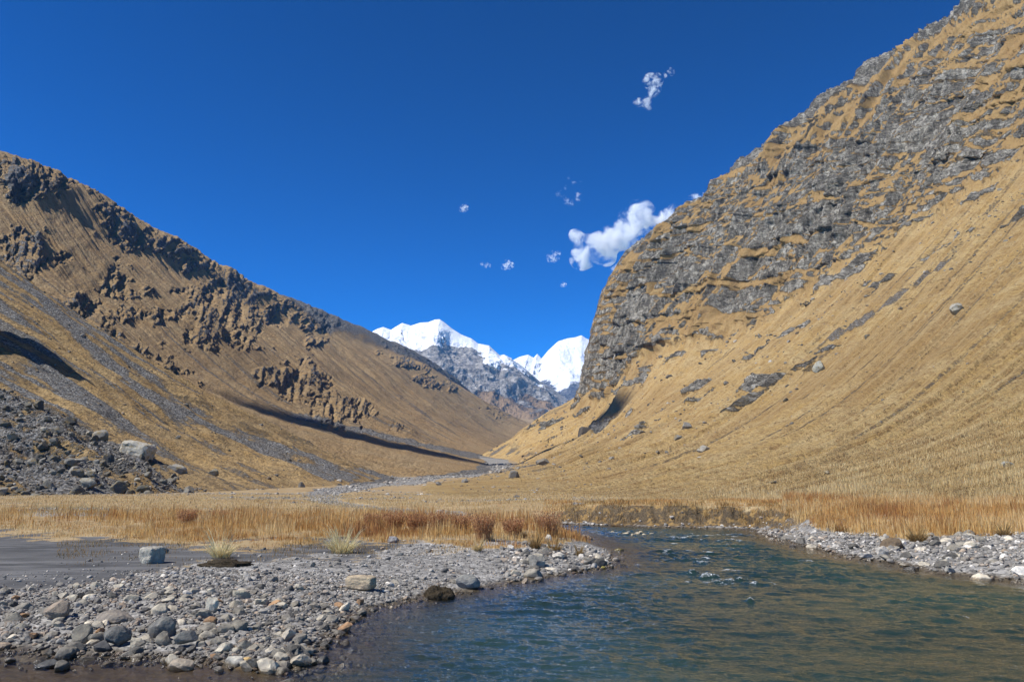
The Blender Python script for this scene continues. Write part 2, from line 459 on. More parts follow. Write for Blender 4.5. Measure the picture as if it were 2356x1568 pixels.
def build_spur():
    P, S, T, E = net_surface(ribs_with_skirt(ribsS, 40), 900, 700)
    T = T - 1
    x, y, z = P[..., 0], P[..., 1], P[..., 2]; px, py = E[..., 0], E[..., 1]
    n = normals(P)
    if n[..., 2].mean() < 0: n = -n
    low = sstep(.05, .5, T)
    st = fbm(S * 5.0, T * .7, .2, 4, .55)
    st2 = fbm(S * 16.0, T * 1.6, 4.2, 4, .55)
    # rubble lobe in front at the left
    lobe = sstep(60, -60, (px - 500) + (930 - py) * .1 - (py - 1135) * -.9 * 0 ) * sstep(0, 1, (py - (865 + (px) * .52)) / 60)
    lobe = lobe * sstep(2.2, 1.6, T) * sstep(-3, -1, S * 0)
    d = low * (st * 2.2 + st2 * .7) + fbm(x * .05, y * .05, z * .05, 5, .55) * 1.0 * low
    d = d + lobe * (2.5 + 2.0 * fbm(x * .07, y * .07, z * .07, 5, .6)) * low
    P = P + n * d[..., None]
    rock = sstep(.42, .6, fbm(x * .03, y * .03, z * .03, 5, .6)) * .45 * low
    scr = fbm(S * 9, T * .9 + S * .6, 9.1, 4, .6) + .35 * fbm(x * .02, y * .02, z * .02, 4)
    # stony chutes seen in the photograph (px, py, width)
    def chute(pts, w):
        pts = np.array(pts, float)
        yy = np.interp(px, pts[:, 0], pts[:, 1])
        inr = sstep(pts[0, 0] - 30, pts[0, 0] + 40, px) * sstep(pts[-1, 0] + 40, pts[-1, 0] - 30, px)
        return sstep(1.2, .5, np.abs(py - yy) / np.interp(px, pts[:, 0], w) + .5 * fbm(px * .02, py * .03, 2.2, 4)) * inr
    c1 = chute([(60, 650), (180, 770), (330, 900), (480, 975), (600, 1030), (760, 1085), (950, 1100)], [10, 16, 14, 16, 20, 22, 12])
    c2 = chute([(380, 900), (520, 975), (640, 1030), (800, 1085)], [6, 9, 11, 12])
    left = sstep(700, 0, px + (py - 800) * .6) * .45
    scree = np.clip(sstep(-.1, .5, scr) * .55 + np.maximum(c1, c2) * (.60 + .35 * fbm(x * .06, y * .06, 6.2, 4)) + lobe * (.42 + .6 * fbm(x * .06, y * .06, 2.2, 4)) + left * .8, 0, 1) * sstep(-.1, .1, T)
    scree = np.maximum(scree, bed(px, py, x, y))
    flow = np.stack([S * .7, T * 2, 0 * S], -1)
    return make_mesh('hillside', P.reshape(-1, 3), quads=grid_faces(*S.shape),
                     attrs=dict(rock=rock.ravel(), scree=scree.ravel(), flow=flow.reshape(-1, 3), snow=0 * S.ravel())), P, lobe

# ================================================================ LEFT MOUNTAIN
ribsL = [
    [(300, 1110, 400), (-200, 900, 480), (-500, 700, 520), (-800, 500, 560), (-1100, 330, 620), (-1500, 150, 720)],
    [(900, 1108, 440), (500, 955, 500), (250, 800, 560), (0, 610, 620), (-200, 450, 700), (-450, 240, 820)],
    [(1086, 1086, 520), (700, 985, 570), (450, 880, 630), (230, 700, 720), (80, 500, 800), (-10, 345, 900)],
    [(1110, 1071, 740), (850, 1008, 760), (640, 920, 800), (440, 740, 870), (270, 570, 950), (160, 408, 1060)],
    [(1118, 1061, 1000), (960, 1010, 1000), (800, 935, 1030), (610, 790, 1120), (450, 650, 1220), (350, 520, 1340)],
    [(1130, 1056, 1300), (1010, 1003, 1330), (900, 940, 1380), (780, 845, 1460), (670, 750, 1540), (560, 640, 1640)],
    [(1200, 1030, 1800), (1100, 985, 1820), (1010, 925, 1860), (920, 850, 1920), (830, 790, 1980), (700, 704, 2100)],
    [(1270, 1010, 2600), (1180, 978, 2600), (1115, 940, 2600), (1030, 880, 2650), (950, 830, 2700), (850, 770, 2800)],
    [(1340, 995, 3400), (1260, 985, 3400), (1190, 965, 3400), (1120, 930, 3400), (1060, 895, 3400), (995, 842, 3500)],
    [(1500, 1020, 4200), (1400, 1015, 4200), (1310, 1010, 4300), (1250, 1003, 4400), (1205, 997, 4500), (1160, 990, 4600)],
]
def build_left():
    rs = [r + [(r[-1][0] - 20, r[-1][1] + 130, r[-1][2] * 1.35)] for r in ribsL]
    P, S, T, E = net_surface(ribs_with_skirt(rs, 40), 1150, 850)
    T = T - 1
    x, y, z = P[..., 0], P[..., 1], P[..., 2]; px, py = E[..., 0], E[..., 1]
    n = normals(P)
    if n[..., 2].mean() < 0: n = -n
    sc = np.clip(y / 900, .5, 3)
    low = sstep(.9, 2.0, T)
    st = fbm(S * 7, T * .45 + .3 * S, .2, 5, .55, ridged=True) - .3
    d = low * st * (2.2 + 2.3 * sstep(2, 3.5, S)) * sc * sstep(5.2, 4.6, T) + sstep(.3, 1, T) * fbm(S * 22, T * 1.0, 3.2, 3) * 1.0 * sc
    rg = fbm(x * .016 / sc, y * .016 / sc, z * .016 / sc, 6, .6, ridged=True)
    crest = sstep(4.0, 5, T)
    # crag bands
    f1 = F32(1) / sc
    cb = fbm(x * .012 * f1 + .3, y * .012 * f1, z * .018 * f1, 6, .68)
    def spot(cx, cy, rx, ry): return np.exp(-(((px - cx) / rx) ** 2 + ((py - cy) / ry) ** 2))
    near_crags = (spot(330, 510, 210, 60) * .8 + spot(245, 620, 30, 30) + spot(430, 640, 120, 60) * .7 + spot(330, 700, 110, 50) + spot(180, 660, 60, 40) * .6
                  + spot(430, 760, 90, 45) * 1.0 + spot(600, 870, 130, 45) * 1.1 + spot(700, 900, 60, 30) + spot(350, 830, 80, 25) + spot(90, 395, 140, 35) + spot(560, 700, 90, 50) * .5
                  + spot(820, 870, 70, 30) * .6 + spot(900, 900, 60, 25) * .4 + spot(1150, 940, 60, 25) * 1.2 + spot(700, 770, 60, 40) * .3)
    ridge_side = sstep(-20, 60, 240 - (py - (345 + px * .53)) ) * sstep(120, 300, px) * sstep(800, 500, px)
    cm = sstep(.24, .44, cb + .42 * np.clip(near_crags, 0, 1.1) + .14 * ridge_side + .12 * crest * sstep(1.2, 2.2, S)) * sstep(1.0, 1.5, T)
    fade = np.clip(1.15 - S * .13, .22, 1.0)
    cr_ = fbm(x * .035 * f1, y * .035 * f1, z * .022 * f1, 6, .62)
    cr2 = fbm(x * .10 * f1, y * .10 * f1, z * .06 * f1, 4, .6, ridged=True) - .3
    gul = sstep(-.02, -.35, cr_)
    d = d + cm * (cr_ * 8 + cr2 * 4.5 + (rg - .2) * 4 - gul * 4) * sc * .72 * fade * (1 - .5 * sstep(4.6, 5, T))
    d = d + fbm(x * .03 * f1, y * .03 * f1, z * .03 * f1, 5, .55) * 1.8 * sc * sstep(.1, .6, T) * fade
    P = P + n * d[..., None]
    n2 = normals(P)
    if n2[..., 2].mean() < 0: n2 = -n2
    steep = 1 - n2[..., 2]
    rock = cm * sstep(.14, .42, steep + .16 * cr_) + sstep(.52, .66, steep) * low
    rock = np.clip(rock, 0, 1)
    # grey stony summit of the far shoulder
    far = sstep(5.15, 5.7, S) * sstep(3.4, 4.6, T + .4 * cb)
    gl = fbm(S * 16 + .4, T * .3 + S * 1.0, 7.7, 4, .6)
    scree = np.maximum(np.maximum(far * .75, sstep(.12, .45, gl) * .55 * sstep(.3, 1, T) * sstep(4.2, 2.6, T)), bed(px, py, x, y))
    # moraine line and stones by the river at the foot
    ml_ = np.interp(px, [620, 690, 874, 1002, 1094, 1120], [940, 959, 1000, 1030, 1048, 1054])
    scree = np.maximum(scree, sstep(9, 3, np.abs(py - ml_) + 5 * fbm(px * .03, py * .03, 2.0, 3)) * .75 * sstep(600, 700, px) * (px < 1130))
    flow = np.stack([S, T, 0 * S], -1)
    return make_mesh('mountain', P.reshape(-1, 3), quads=grid_faces(*S.shape),
                     attrs=dict(rock=rock.ravel(), scree=scree.ravel(), flow=flow.reshape(-1, 3), snow=0 * S.ravel()))

# ================================================================ SNOW MOUNTAINS
def ridge_mountain(name, crest, foot, Yc, Yf, amp, fs, ns, nt, snowfn, seed, backdrop=.5, brown=None):
    """crest, foot: (px,py) polylines; steps between them with strong ridged relief"""
    crest = np.array(crest, float); foot = np.array(foot, float)
    px0, px1 = crest[0, 0], crest[-1, 0]
    s = np.linspace(0, 1, ns); t = np.concatenate([np.linspace(0, 1, nt), 1 + np.linspace(0, 1, nt // 4)[1:]])
    def along(pl, s):
        d = np.concatenate([[0], np.cumsum(np.linalg.norm(np.diff(pl, axis=0), axis=1))]); d /= d[-1]
        return np.interp(s, d, pl[:, 0]), np.interp(s, d, pl[:, 1])
    cx, cy = along(crest, s); fx, fy = along(foot, s)
    C = unproj(cx, cy, Yc + 0 * s); Fp = unproj(fx, fy, Yf + 0 * s)
    Bk = C.copy(); Bk[:, 1] += (Yc - Yf); Bk[:, 2] *= backdrop
    tt = np.clip(t, 0, 1)[None, :, None]; tb = np.clip(t - 1, 0, 1)[None, :, None]
    P = Fp[:, None] * (1 - tt) + C[:, None] * tt
    P = P + (Bk - C)[:, None] * tb
    x, y, z = P[..., 0], P[..., 1], P[..., 2]
    S, T = np.meshgrid(s, t, indexing='ij')
    n = normals(P)
    if n[..., 2].mean() < 0: n = -n
    mask = sstep(0, .2, T) * (sstep(1.0, .86, T) * .93 + .07)
    r1 = fbm(x * fs, y * fs * .6, z * fs * .6 + seed, 7, .55, ridged=True)
    r2 = fbm(x * fs * 3, y * fs * 3, z * fs * 3 + seed, 5, .6)
    d = ((r1 - .45) * amp + r2 * amp * .08) * mask
    P = P + n * d[..., None]
    n2 = normals(P)
    if n2[..., 2].mean() < 0: n2 = -n2
    sx, sy = proj(P)
    snow = snowfn(sx, sy, n2, r1, r2, x, y, z, T) - .25 * (T < 2) * sstep(-20, 40, sy - 850)
    rock = np.full_like(S, .9) if brown is None else brown(sx, sy, r2)
    flow = np.stack([S * 6, T * 5, 0 * S], -1)
    return make_mesh(name, P.reshape(-1, 3), quads=grid_faces(*S.shape),
                     attrs=dict(rock=rock.ravel(), scree=0 * S.ravel(), flow=flow.reshape(-1, 3), snow=snow.ravel()))

# ================================================================ GROUND & RIVER
# shoreline of the river, photo points -> plane z=0 ; last value = how steep the bank is there (0 shelving, 1 cut bank)
shore_px = [(-900, 1440, 0), (-300, 1480, 0), (0, 1497, 0), (200, 1508, 0), (430, 1515, 0), (600, 1545, 0), (690, 1530, 0), (735, 1480, 0), (790, 1435, 0),
            (850, 1407, 0), (960, 1383, 0), (1100, 1356, 0), (1250, 1326, 0), (1385, 1307, 0), (1402, 1290, 0), (1405, 1268, 0),
            (1350, 1240, 0), (1312, 1226, 0), (1270, 1210, 0), (1180, 1203, 0), (1100, 1200, 0), (1040, 1197, 0),
            (1040, 1193, 0), (1120, 1194, 0.1), (1200, 1197, .3), (1290, 1204, 1), (1400, 1210, 1), (1550, 1213, 1), (1700, 1216, 1), (1745, 1219, .7),
            (1800, 1242, .1), (1880, 1262, 0), (1960, 1284, 0), (2080, 1299, 0), (2150, 1318, 0), (2250, 1327, 0), (2356, 1340, 0), (2800, 1370, 0), (3600, 1400, 0)]
sp3 = np.array(shore_px, float)
shore = on_plane(sp3[:, 0], sp3[:, 1], 0.0)
near = np.array([(30, 3.0), (2, 1.2), (-14, 3.0)])   # closing points round the viewer
poly = np.concatenate([shore, near]); cutv = np.concatenate([sp3[:, 2], [0, 0, 0]])

def poly_sd(x, y, pts, vals):
    """signed distance (negative inside) and value of the nearest edge"""
    sh = x.shape; x = x.ravel().astype(F32); y = y.ravel().astype(F32)
    D = np.empty(len(x), F32); Q = np.empty(len(x), F32); C = 32768
    pts = [(F32(p[0]), F32(p[1])) for p in pts]; n = len(pts)
    def job(i0):
        X = x[i0:i0 + C]; Y = y[i0:i0 + C]
        best = np.full(X.shape, 1e9, F32); val = np.zeros_like(best); inside = np.zeros(X.shape, bool)
        for i in range(n):
            a = pts[i]; b = pts[(i + 1) % n]
            ex = b[0] - a[0]; ey = b[1] - a[1]
            L = ex * ex + ey * ey + F32(1e-9)
            dx = X - a[0]; dy = Y - a[1]
            t = np.clip((dx * ex + dy * ey) / L, 0, 1)
            d = (dx - t * ex) ** 2 + (dy - t * ey) ** 2
            m = d < best
            best = np.where(m, d, best); val = np.where(m, F32(vals[i]) * (1 - t) + F32(vals[(i + 1) % n]) * t, val)
            cc = ((a[1] > Y) != (b[1] > Y))
            inside ^= cc & (X < a[0] + dy * (ex / (ey if abs(ey) > 1e-9 else F32(1e-9))))
        best = np.sqrt(best)
        D[i0:i0 + C] = np.where(inside, -best, best); Q[i0:i0 + C] = val
    list(_pool.map(job, range(0, len(x), C)))
    return D.reshape(sh), Q.reshape(sh)

def floor_rise(Y):
    return np.interp(Y, [0, 70, 110, 170, 280, 420, 650, 1000, 1300, 1900, 3400, 6000], [0, 0, .05, .25, 1.6, 5.6, 13.4, 30, 48, 85, 210, 500])

def ground_fields(x, y):
    w = fbm(x * .8, y * .8, 1.0, 4, .55) * .16 + fbm(x * .15, y * .15, 2.0, 3) * .25
    sd, cut = poly_sd(x, y, poly, cutv)
    sdn = sd + w * np.where(sd > 0, .9, .6)
    ppx = 1178 + 1849 * x / np.maximum(y, 1)
    wf = np.maximum(((x > 6.5) & (y > 17)) | ((y > 47) & (ppx > 1290)), sstep(900, 1250, ppx) * (y > 57)).astype(F32)
    farside = wf > .5
    L = np.interp(sdn, [-8, -4, -1.2, 0, .5, 2.0, 4.5, 8, 14], [-.75, -.6, -.24, 0, .10, .26, .38, .44, .5])
    G = np.interp(sdn, [-8, -4, -1.5, 0, 1.0, 5.0, 9, 13], [-.75, -.6, -.3, 0, .14, .42, .62, .95])
    Cb = np.interp(sdn + .55 * fbm(x * .5, y * .5, 5., 4, .6), [-8, -4, -1, 0, .5, 1.0, 2.0, 4, 12], [-.75, -.6, -.25, 0, .10, .22, 1.25, 1.45, 1.35])
    z = wf * (G * (1 - cut) + Cb * cut) + (1 - wf) * L
    # silty shallows in the near left corner
    silt = sstep(-1.6, -2.6, x + .25 * (y - 8) + w) * sstep(13.2, 12.2, y + w) * sstep(.15, -.1, sdn)
    z = np.where(silt > 0, np.maximum(z, z * (1 - silt) + silt * (-.035 + .03 * w)), z)
    # hummocks where grass grows
    px, py = proj(np.stack([x, y, z], -1))
    lb = np.interp(px, [-400, 0, 200, 330, 500, 650, 800, 950, 1150, 1330], [1245, 1228, 1236, 1244, 1258, 1254, 1243, 1240, 1252, 1240])
    gb = np.interp(px, [-400, 0, 200, 420, 600, 800, 950, 1150, 1330], [1335, 1345, 1340, 1305, 1285, 1280, 1262, 1262, 1240])
    nz = fbm(x * .35, y * .35, 3., 4, .6)
    grass = sstep(16, -14, py - lb + 26 * nz) * (~farside)
    rb = np.interp(px, [900, 1180, 1290, 1320, 1750, 1850, 1900, 2000, 2100, 2200, 2500], [1192, 1192, 1200, 1150, 1150, 1190, 1222, 1228, 1240, 1225, 1235])
    gr2 = sstep(10, -6, py - rb + 14 * nz)
    gr2 = np.where(cut > .5, sstep(1.4, 2.0, sdn), gr2)
    grass = np.where(farside, gr2, grass)
    gravel = np.where(farside, 1 - grass, sstep(-10, 8, py - gb + 18 * nz) )
    gravel = np.maximum(gravel, sstep(.4, -.2, sd))
    sand = np.clip(1 - gravel - grass, 0, 1) * (~farside)
    # stony strips across the far flat
    gv = fbm(x * .03, y * .10, 4.4, 4, .6)
    strip = sstep(.36, .50, gv) * sstep(60, 80, y) * .6
    t1 = np.interp(py, [1085, 1100, 1120, 1135, 1150, 1165, 1178, 1190], [1150, 1060, 900, 830, 760, 850, 980, 1120])
    bx, by = proj(np.stack([x, y, z + floor_rise(y)], -1))
    br = bed(bx, by, x, y) * (y > 55)
    strip = np.maximum(strip, br)
    bar = sstep(1, .6, np.abs(px - 155) / 115 + .4 * nz) * sstep(1, .6, np.abs(py - 1180) / 12 + .3 * nz)
    z = z + bar * .15
    strip = np.maximum(strip, bar)
    gravel = np.maximum(gravel, strip * (~farside | (y > 80)))
    z = z + floor_rise(y) + grass * (~farside) * (.07 * nz + .03)
    z = z + gravel * fbm(x * 2.1, y * 2.1, 7., 4, .6) * .035 * sstep(80, 40, y) - sand * .05
    z = z - br * .3 * sstep(60, 90, y)
    mud = grass * 0 + sand
    earth = cut * sstep(.3, .6, sdn) * sstep(2.3, 1.9, sdn) * farside
    gravel = gravel * (1 - silt)
    return z, sd, dict(gravel=gravel, grass=grass, sand=mud, earth=earth, silt=silt), px, py

def build_ground():
    r = np.concatenate([np.exp(np.linspace(math.log(2.2), math.log(80), 950)), np.exp(np.linspace(math.log(80), math.log(9000), 420))[1:]])
    a = np.radians(np.concatenate([np.linspace(-75, -36, 90)[:-1], np.linspace(-36, 36, 1250), np.linspace(36, 75, 90)[1:]]))
    R, A = np.meshgrid(r, a, indexing='ij')
    x = R * np.sin(A); y = R * np.cos(A)
    z, sd, at, px, py = ground_fields(x, y)
    P = np.stack([x, y, z], -1)
    V = P.reshape(-1, 3)
    at = {k: v.ravel() for k, v in at.items()}
    return make_mesh('ground', V, quads=grid_faces(*x.shape)[:, ::-1], attrs=at)

def ground_z(x, y):
    return ground_fields(np.asarray(x, float), np.asarray(y, float))[0]

def ground_material():
    m = NT('ground'); p = m.pos()
    n1 = m.noise(p, .25, 6, .6); n2 = m.noise(p, 2.0, 6, .65); n3 = m.noise(p, 14, 5, .7)
    far = m.noise(m.vmul(p, (.4, 1, 1)), .12, 6, .65)
    g = m.mix(m.mr(n1, .38, .62), (.25, .185, .092), (.34, .265, .15))
    g = m.mix(m.mr(n2, .42, .68), g, (.26, .16, .07))
    g = m.mix(m.math('MULTIPLY', m.mr(far, .5, .66), .6), g, (.25, .155, .07))
    c1 = m.n('ShaderNodeSeparateColor'); m.l(m.vor(p, 16, out='Color'), c1.inputs[0])
    c2 = m.n('ShaderNodeSeparateColor'); m.l(m.vor(p, 5, out='Color'), c2.inputs[0])
    gr = m.ramp(c1.outputs[0], [(0, (.06, .057, .05)), (.45, (.155, .145, .13)), (.8, (.29, .275, .245)), (1, (.46, .44, .39))])
    gr2 = m.ramp(c2.outputs[0], [(0, (.08, .08, .08)), (.5, (.2, .198, .19)), (1, (.42, .41, .39))])
    gr = m.mix(.5, gr, gr2)
    sd = m.mix(m.mr(n1, .40, .60), (.050, .051, .052), (.085, .085, .085))
    sd = m.mix(m.mr(m.noise(m.vmul(p, (.3, 1.6, 1)), 1.2, 6, .6), .48, .62), sd, (.12, .12, .12))
    sx = m.n('ShaderNodeSeparateXYZ'); m.l(p, sx.inputs[0])
    pal = m.math('MULTIPLY', m.mr(sx.outputs[0], -4.5, -3.0), m.mr(n2, .35, .5))
    sd = m.mix(pal, sd, (.33, .32, .30))
    ea = m.mix(m.mr(n3, .4, .6), (.045, .034, .022), (.13, .095, .055))
    ea = m.mix(m.mr(n2, .5, .62), ea, (.25, .16, .06))
    nz = m.math('MULTIPLY', m.math('SUBTRACT', m.math('ADD', m.math('MULTIPLY', n2, .5), m.math('MULTIPLY', n3, .5)), .5), 2.4)
    c = m.mix(m.mr(m.math('ADD', m.attr('sand'), nz), .35, .6), g, sd)
    c = m.mix(m.mr(m.math('ADD', m.attr('gravel'), nz), .35, .6), c, gr)
    c = m.mix(m.mr(m.math('ADD', m.attr('earth'), nz), .35, .6), c, ea)
    c = m.mix(m.mr(m.math('ADD', m.attr('silt'), nz), .3, .7), c, m.mix(m.mr(n1, .4, .6), (.15, .125, .085), (.21, .175, .12)))
    wet = m.mr(sx.outputs[2], .015, .09, 1.0, 0.0)
    c = m.mix(wet, c, m.mix(1.0, c, (.45, .38, .28), 'MULTIPLY'))
    deep = m.mr(sx.outputs[2], -.02, -.25)
    c = m.mix(deep, c, m.mix(.4, m.mix(1.0, c, (.9, .75, .5), 'MULTIPLY'), (.10, .085, .05)))
    h = m.math('ADD', m.math('MULTIPLY', n3, .35), m.math('MULTIPLY', n2, .5))
    h = m.math('ADD', h, m.math('MULTIPLY', c1.outputs[0], m.math('MULTIPLY', m.attr('gravel'), .5)))
    h = m.math('MULTIPLY', h, m.math('MULTIPLY_ADD', m.attr('sand'), -.4, 1))
    m.bsdf(c, m.mr(wet, 0, 1, .92, .35, False), m.bump(h, .06, 1.0), .25)
    return m.m

def build_river():
    # fan grid covering the river, clipped to just beyond the shore
    r = np.exp(np.linspace(math.log(2.5), math.log(64), 1000))
    a = np.radians(np.linspace(-62, 62, 1300))
    R, A = np.meshgrid(r, a, indexing='ij')
    gx = (R * np.sin(A)).astype(F32); gy = (R * np.cos(A)).astype(F32)
    sd0, _ = poly_sd(gx, gy, poly, cutv)
    q = grid_faces(*gx.shape)[:, ::-1]
    keep = (sd0.ravel()[q] < .9).all(1) & (gy.ravel()[q] > 1.6).all(1)
    q = q[keep]
    used = np.unique(q); mp = np.zeros(gx.size, np.int32); mp[used] = np.arange(len(used))
    x = gx.ravel()[used]; y = gy.ravel()[used]
    gz, sd, at, px, py = ground_fields(x, y)
    deep = sstep(0, -2.5, sd)
    # chop: short crests across a flow running toward the viewer and to the right
    ca, sa = math.cos(-.35), math.sin(-.35)
    u = x * ca + y * sa; v = -x * sa + y * ca
    wy = fbm(u * .5, v * .5, 9., 2) * .8
    w1 = 1 - np.abs(pnoise(u * .55 + wy, v * 1.5 + wy, 0.5)) * 2
    w2 = fbm(u * 1.7 + wy, v * 3.6, 2.5, 4, .55)
    rough = .45 + .55 * sstep(12, 24, y)
    patch = .6 + .8 * sstep(-.3, .5, fbm(x * .18, y * .18, 6., 3))
    z = deep * patch * (w1 * .045 + w2 * .045) * rough + .006 * w2
    foam = np.zeros_like(z)
    def rapid(cx, cy, rx, ry, hgt):
        c = on_plane(cx, cy, 0)
        dx = (x - c[0]) / rx; dy = (y - c[1]) / ry
        g = np.exp(-(dx * dx + dy * dy) * 1.3)
        k = g > .01; nn = np.zeros_like(g)
        nn[k] = fbm(x[k] * 3.5, y[k] * 3.5, 11., 5, .65)
        return g * (hgt + hgt * 1.3 * nn), sstep(.40, 1.05, g + 1.25 * nn) * sstep(.03, .12, g)
    for args in ((1628, 1329, .40, .24, .085), (1668, 1334, .45, .20, .05), (1702, 1337, .38, .20, .06), (1602, 1320, .4, .25, .07), (1660, 1340, .9, .35, .03), (1740, 1342, .5, .25, .03), (1690, 1246, 1.0, .4, .08), (1665, 1256, .7, .3, .05), (1600, 1243, .6, .5, .05),
                 (1570, 1240, .5, .5, .05), (1700, 1232, 1.2, .5, .06), (1620, 1297, .35, .3, .07), (2070, 1385, .22, .15, .07),
                 (1540, 1270, .5, .3, .05), (1730, 1385, .18, .16, .06), (1470, 1300, .3, .25, .03), (1855, 1290, .5, .25, .04), (2185, 1420, .3, .2, .05)):
        dz, fm = rapid(*args)
        z = z + dz; foam = np.maximum(foam, fm * (1.0 if args[4] > .1 else .62))
    crest = sstep(.45, .9, w1 * .5 + w2 * .8) * (sstep(18, 28, y) * .62 + .34) * deep * sstep(.05, .45, fbm(x * .5, y * .5, 3., 3)) * .8
    foam = np.maximum(foam, crest)
    P = np.stack([x, y, z], -1)
    depth = np.clip(-gz, 0, 1)
    return make_mesh('river', P, quads=mp[q], attrs=dict(depth=depth, foam=foam))

def water_material():
    m = NT('river_water'); p = m.pos()
    n1 = m.noise(m.vmul(p, (1, 2.2, 1)), 2.2, 6, .62, .8); n2 = m.noise(m.vmul(p, (1, 1.6, 1)), 11, 4, .6, .3)
    h = m.math('ADD', n1, m.math('MULTIPLY', n2, .30))
    b = m.bump(h, .05, .8)
    fn = m.noise(p, 26, 4, .8)
    fm = m.mr(m.math('ADD', m.attr('foam'), m.math('MULTIPLY', m.math('SUBTRACT', fn, .5), 1.3)), .5, .95)
    body = m.mix(m.mr(m.noise(p, .12, 4, .5), .35, .65), (.012, .026, .021), (.022, .042, .030))
    pr = m.n('ShaderNodeBsdfPrincipled')
    m.setin(pr.inputs['Base Color'], m.mix(fm, body, (.85, .88, .9)))
    m.setin(pr.inputs['Roughness'], m.mr(fm, 0, 1, .04, .7, False))
    pr.inputs['IOR'].default_value = 1.33
    m.l(b, pr.inputs['Normal'])
    rf = m.n('ShaderNodeBsdfRefraction'); rf.inputs['IOR'].default_value = 1.0; rf.inputs['Roughness'].default_value = 0
    tr = m.n('ShaderNodeBsdfTransparent')
    gl = m.n('ShaderNodeBsdfGlossy'); gl.inputs['Roughness'].default_value = .04; m.l(b, gl.inputs['Normal'])
    fr = m.n('ShaderNodeFresnel'); fr.inputs['IOR'].default_value = 1.33; m.l(b, fr.inputs['Normal'])
    s1 = m.n('ShaderNodeMixShader'); m.l(fr.outputs[0], s1.inputs[0]); m.l(tr.outputs[0], s1.inputs[1]); m.l(gl.outputs[0], s1.inputs[2])
    s2 = m.n('ShaderNodeMixShader')
    m.l(m.math('MAXIMUM', m.mr(m.attr('depth'), .0, .50, 0, 1), fm), s2.inputs[0])
    m.l(s1.outputs[0], s2.inputs[1]); m.l(pr.outputs[0], s2.inputs[2])
    m.l(s2.outputs[0], m.out.inputs[0])
    return m.m

# ================================================================ STONES
def ico(sub):
    import bmesh
    bm = bmesh.new(); bmesh.ops.create_icosphere(bm, subdivisions=sub, radius=1)
    v = np.array([q.co[:] for q in bm.verts]); f = np.array([[q.index for q in g.verts] for g in bm.faces]); bm.free()
    return v, f
ICO2, ICO3, ICO4 = ico(2), ico(3), ico(4)

def stone_shape(base, seed, angular=.6, flat=.6):
    r = np.random.default_rng(seed); v = base[0].copy()
    v += .18 * np.stack([fbm(v[:, 0] * 1.1 + seed, v[:, 1] * 1.1, v[:, 2] * 1.1 + k * 7, 2) for k in range(3)], -1)
    for i in range(int(5 + 9 * angular)):
        n = r.normal(size=3); n /= np.linalg.norm(n); d = r.uniform(.55, .85) if r.random() < angular else r.uniform(.75, .95)
        e = np.maximum(0, v @ n - d)
        v -= e[:, None] * n
    if len(v) > 100:
        v += .025 * fbm(v[:, 0] * 4 + seed, v[:, 1] * 4, v[:, 2] * 4, 3)[:, None] * v
    v *= np.array([1, r.uniform(.62, .95), r.uniform(.8, 1.15) * flat])
    v /= np.abs(v[:, :2]).max()
    return v

def stone_material(name, tone=1.0, use_obj=True, moss=False, warm=0.0, spread=1.0):
    m = NT(name); p = m.pos()
    if use_obj:
        tc = m.n('ShaderNodeTexCoord').outputs['Object']
        rnd = m.n('ShaderNodeObjectInfo').outputs['Random']
    else:
        tc = p; rnd = m.attr('rnd')
    n1 = m.noise(p, 9, 6, .65); n2 = m.noise(p, 45, 4, .7)
    r2 = m.math('FRACT', m.math('MULTIPLY', rnd, 17.31))
    t = tone
    c = m.ramp(rnd, [(0, (.072 * t, .068 * t, .062 * t)), (.25, (.125 * t, .118 * t, .105 * t)), (.6, (.210 * t, .198 * t, .175 * t)), (.88, (.33 * t, .312 * t, .275 * t)), (1, (.54 * t, .51 * t, .45 * t))])
    c = m.mix(m.mr(r2, .80, .98, 0, .55), c, (.30 * t, .21 * t, .13 * t))
    c = m.mix(m.mr(n1, .35, .7), m.mix(1.0, c, (.70, .70, .72), 'MULTIPLY'), m.mix(1.0, c, (1.25, 1.22, 1.16), 'MULTIPLY'))
    c = m.mix(m.mr(n2, .56, .72, 0, .5), c, (.34 * t, .33 * t, .31 * t))
    if moss:
        c = m.mix(m.mr(m.noise(p, .9, 5, .7), .52, .62, 0, .7), c, (.20, .13, .045))
    sx = m.n('ShaderNodeSeparateXYZ'); m.l(p, sx.inputs[0])
    wet = m.mr(sx.outputs[2], .03, .10, 1.0, 0.0)
    c = m.mix(wet, c, m.mix(1.0, c, (.42, .37, .30), 'MULTIPLY'))
    h = m.math('ADD', n1, m.math('MULTIPLY', n2, .3))
    m.bsdf(c, m.mr(wet, 0, 1, .88, .22, False), m.bump(h, .03, .9), .35)
    return m.m

def rotm(ax, ay, az):
    """rotation matrices (N,3,3) from euler arrays"""
    cx, sx, cy, sy, cz, sz = np.cos(ax), np.sin(ax), np.cos(ay), np.sin(ay), np.cos(az), np.sin(az)
    z0 = 0 * cx; o = z0 + 1
    X = np.stack([np.stack([o, z0, z0], -1), np.stack([z0, cx, -sx], -1), np.stack([z0, sx, cx], -1)], -2)
    Y = np.stack([np.stack([cy, z0, sy], -1), np.stack([z0, o, z0], -1), np.stack([-sy, z0, cy], -1)], -2)
    Z = np.stack([np.stack([cz, -sz, z0], -1), np.stack([sz, cz, z0], -1), np.stack([z0, z0, o], -1)], -2)
    return Z @ Y @ X

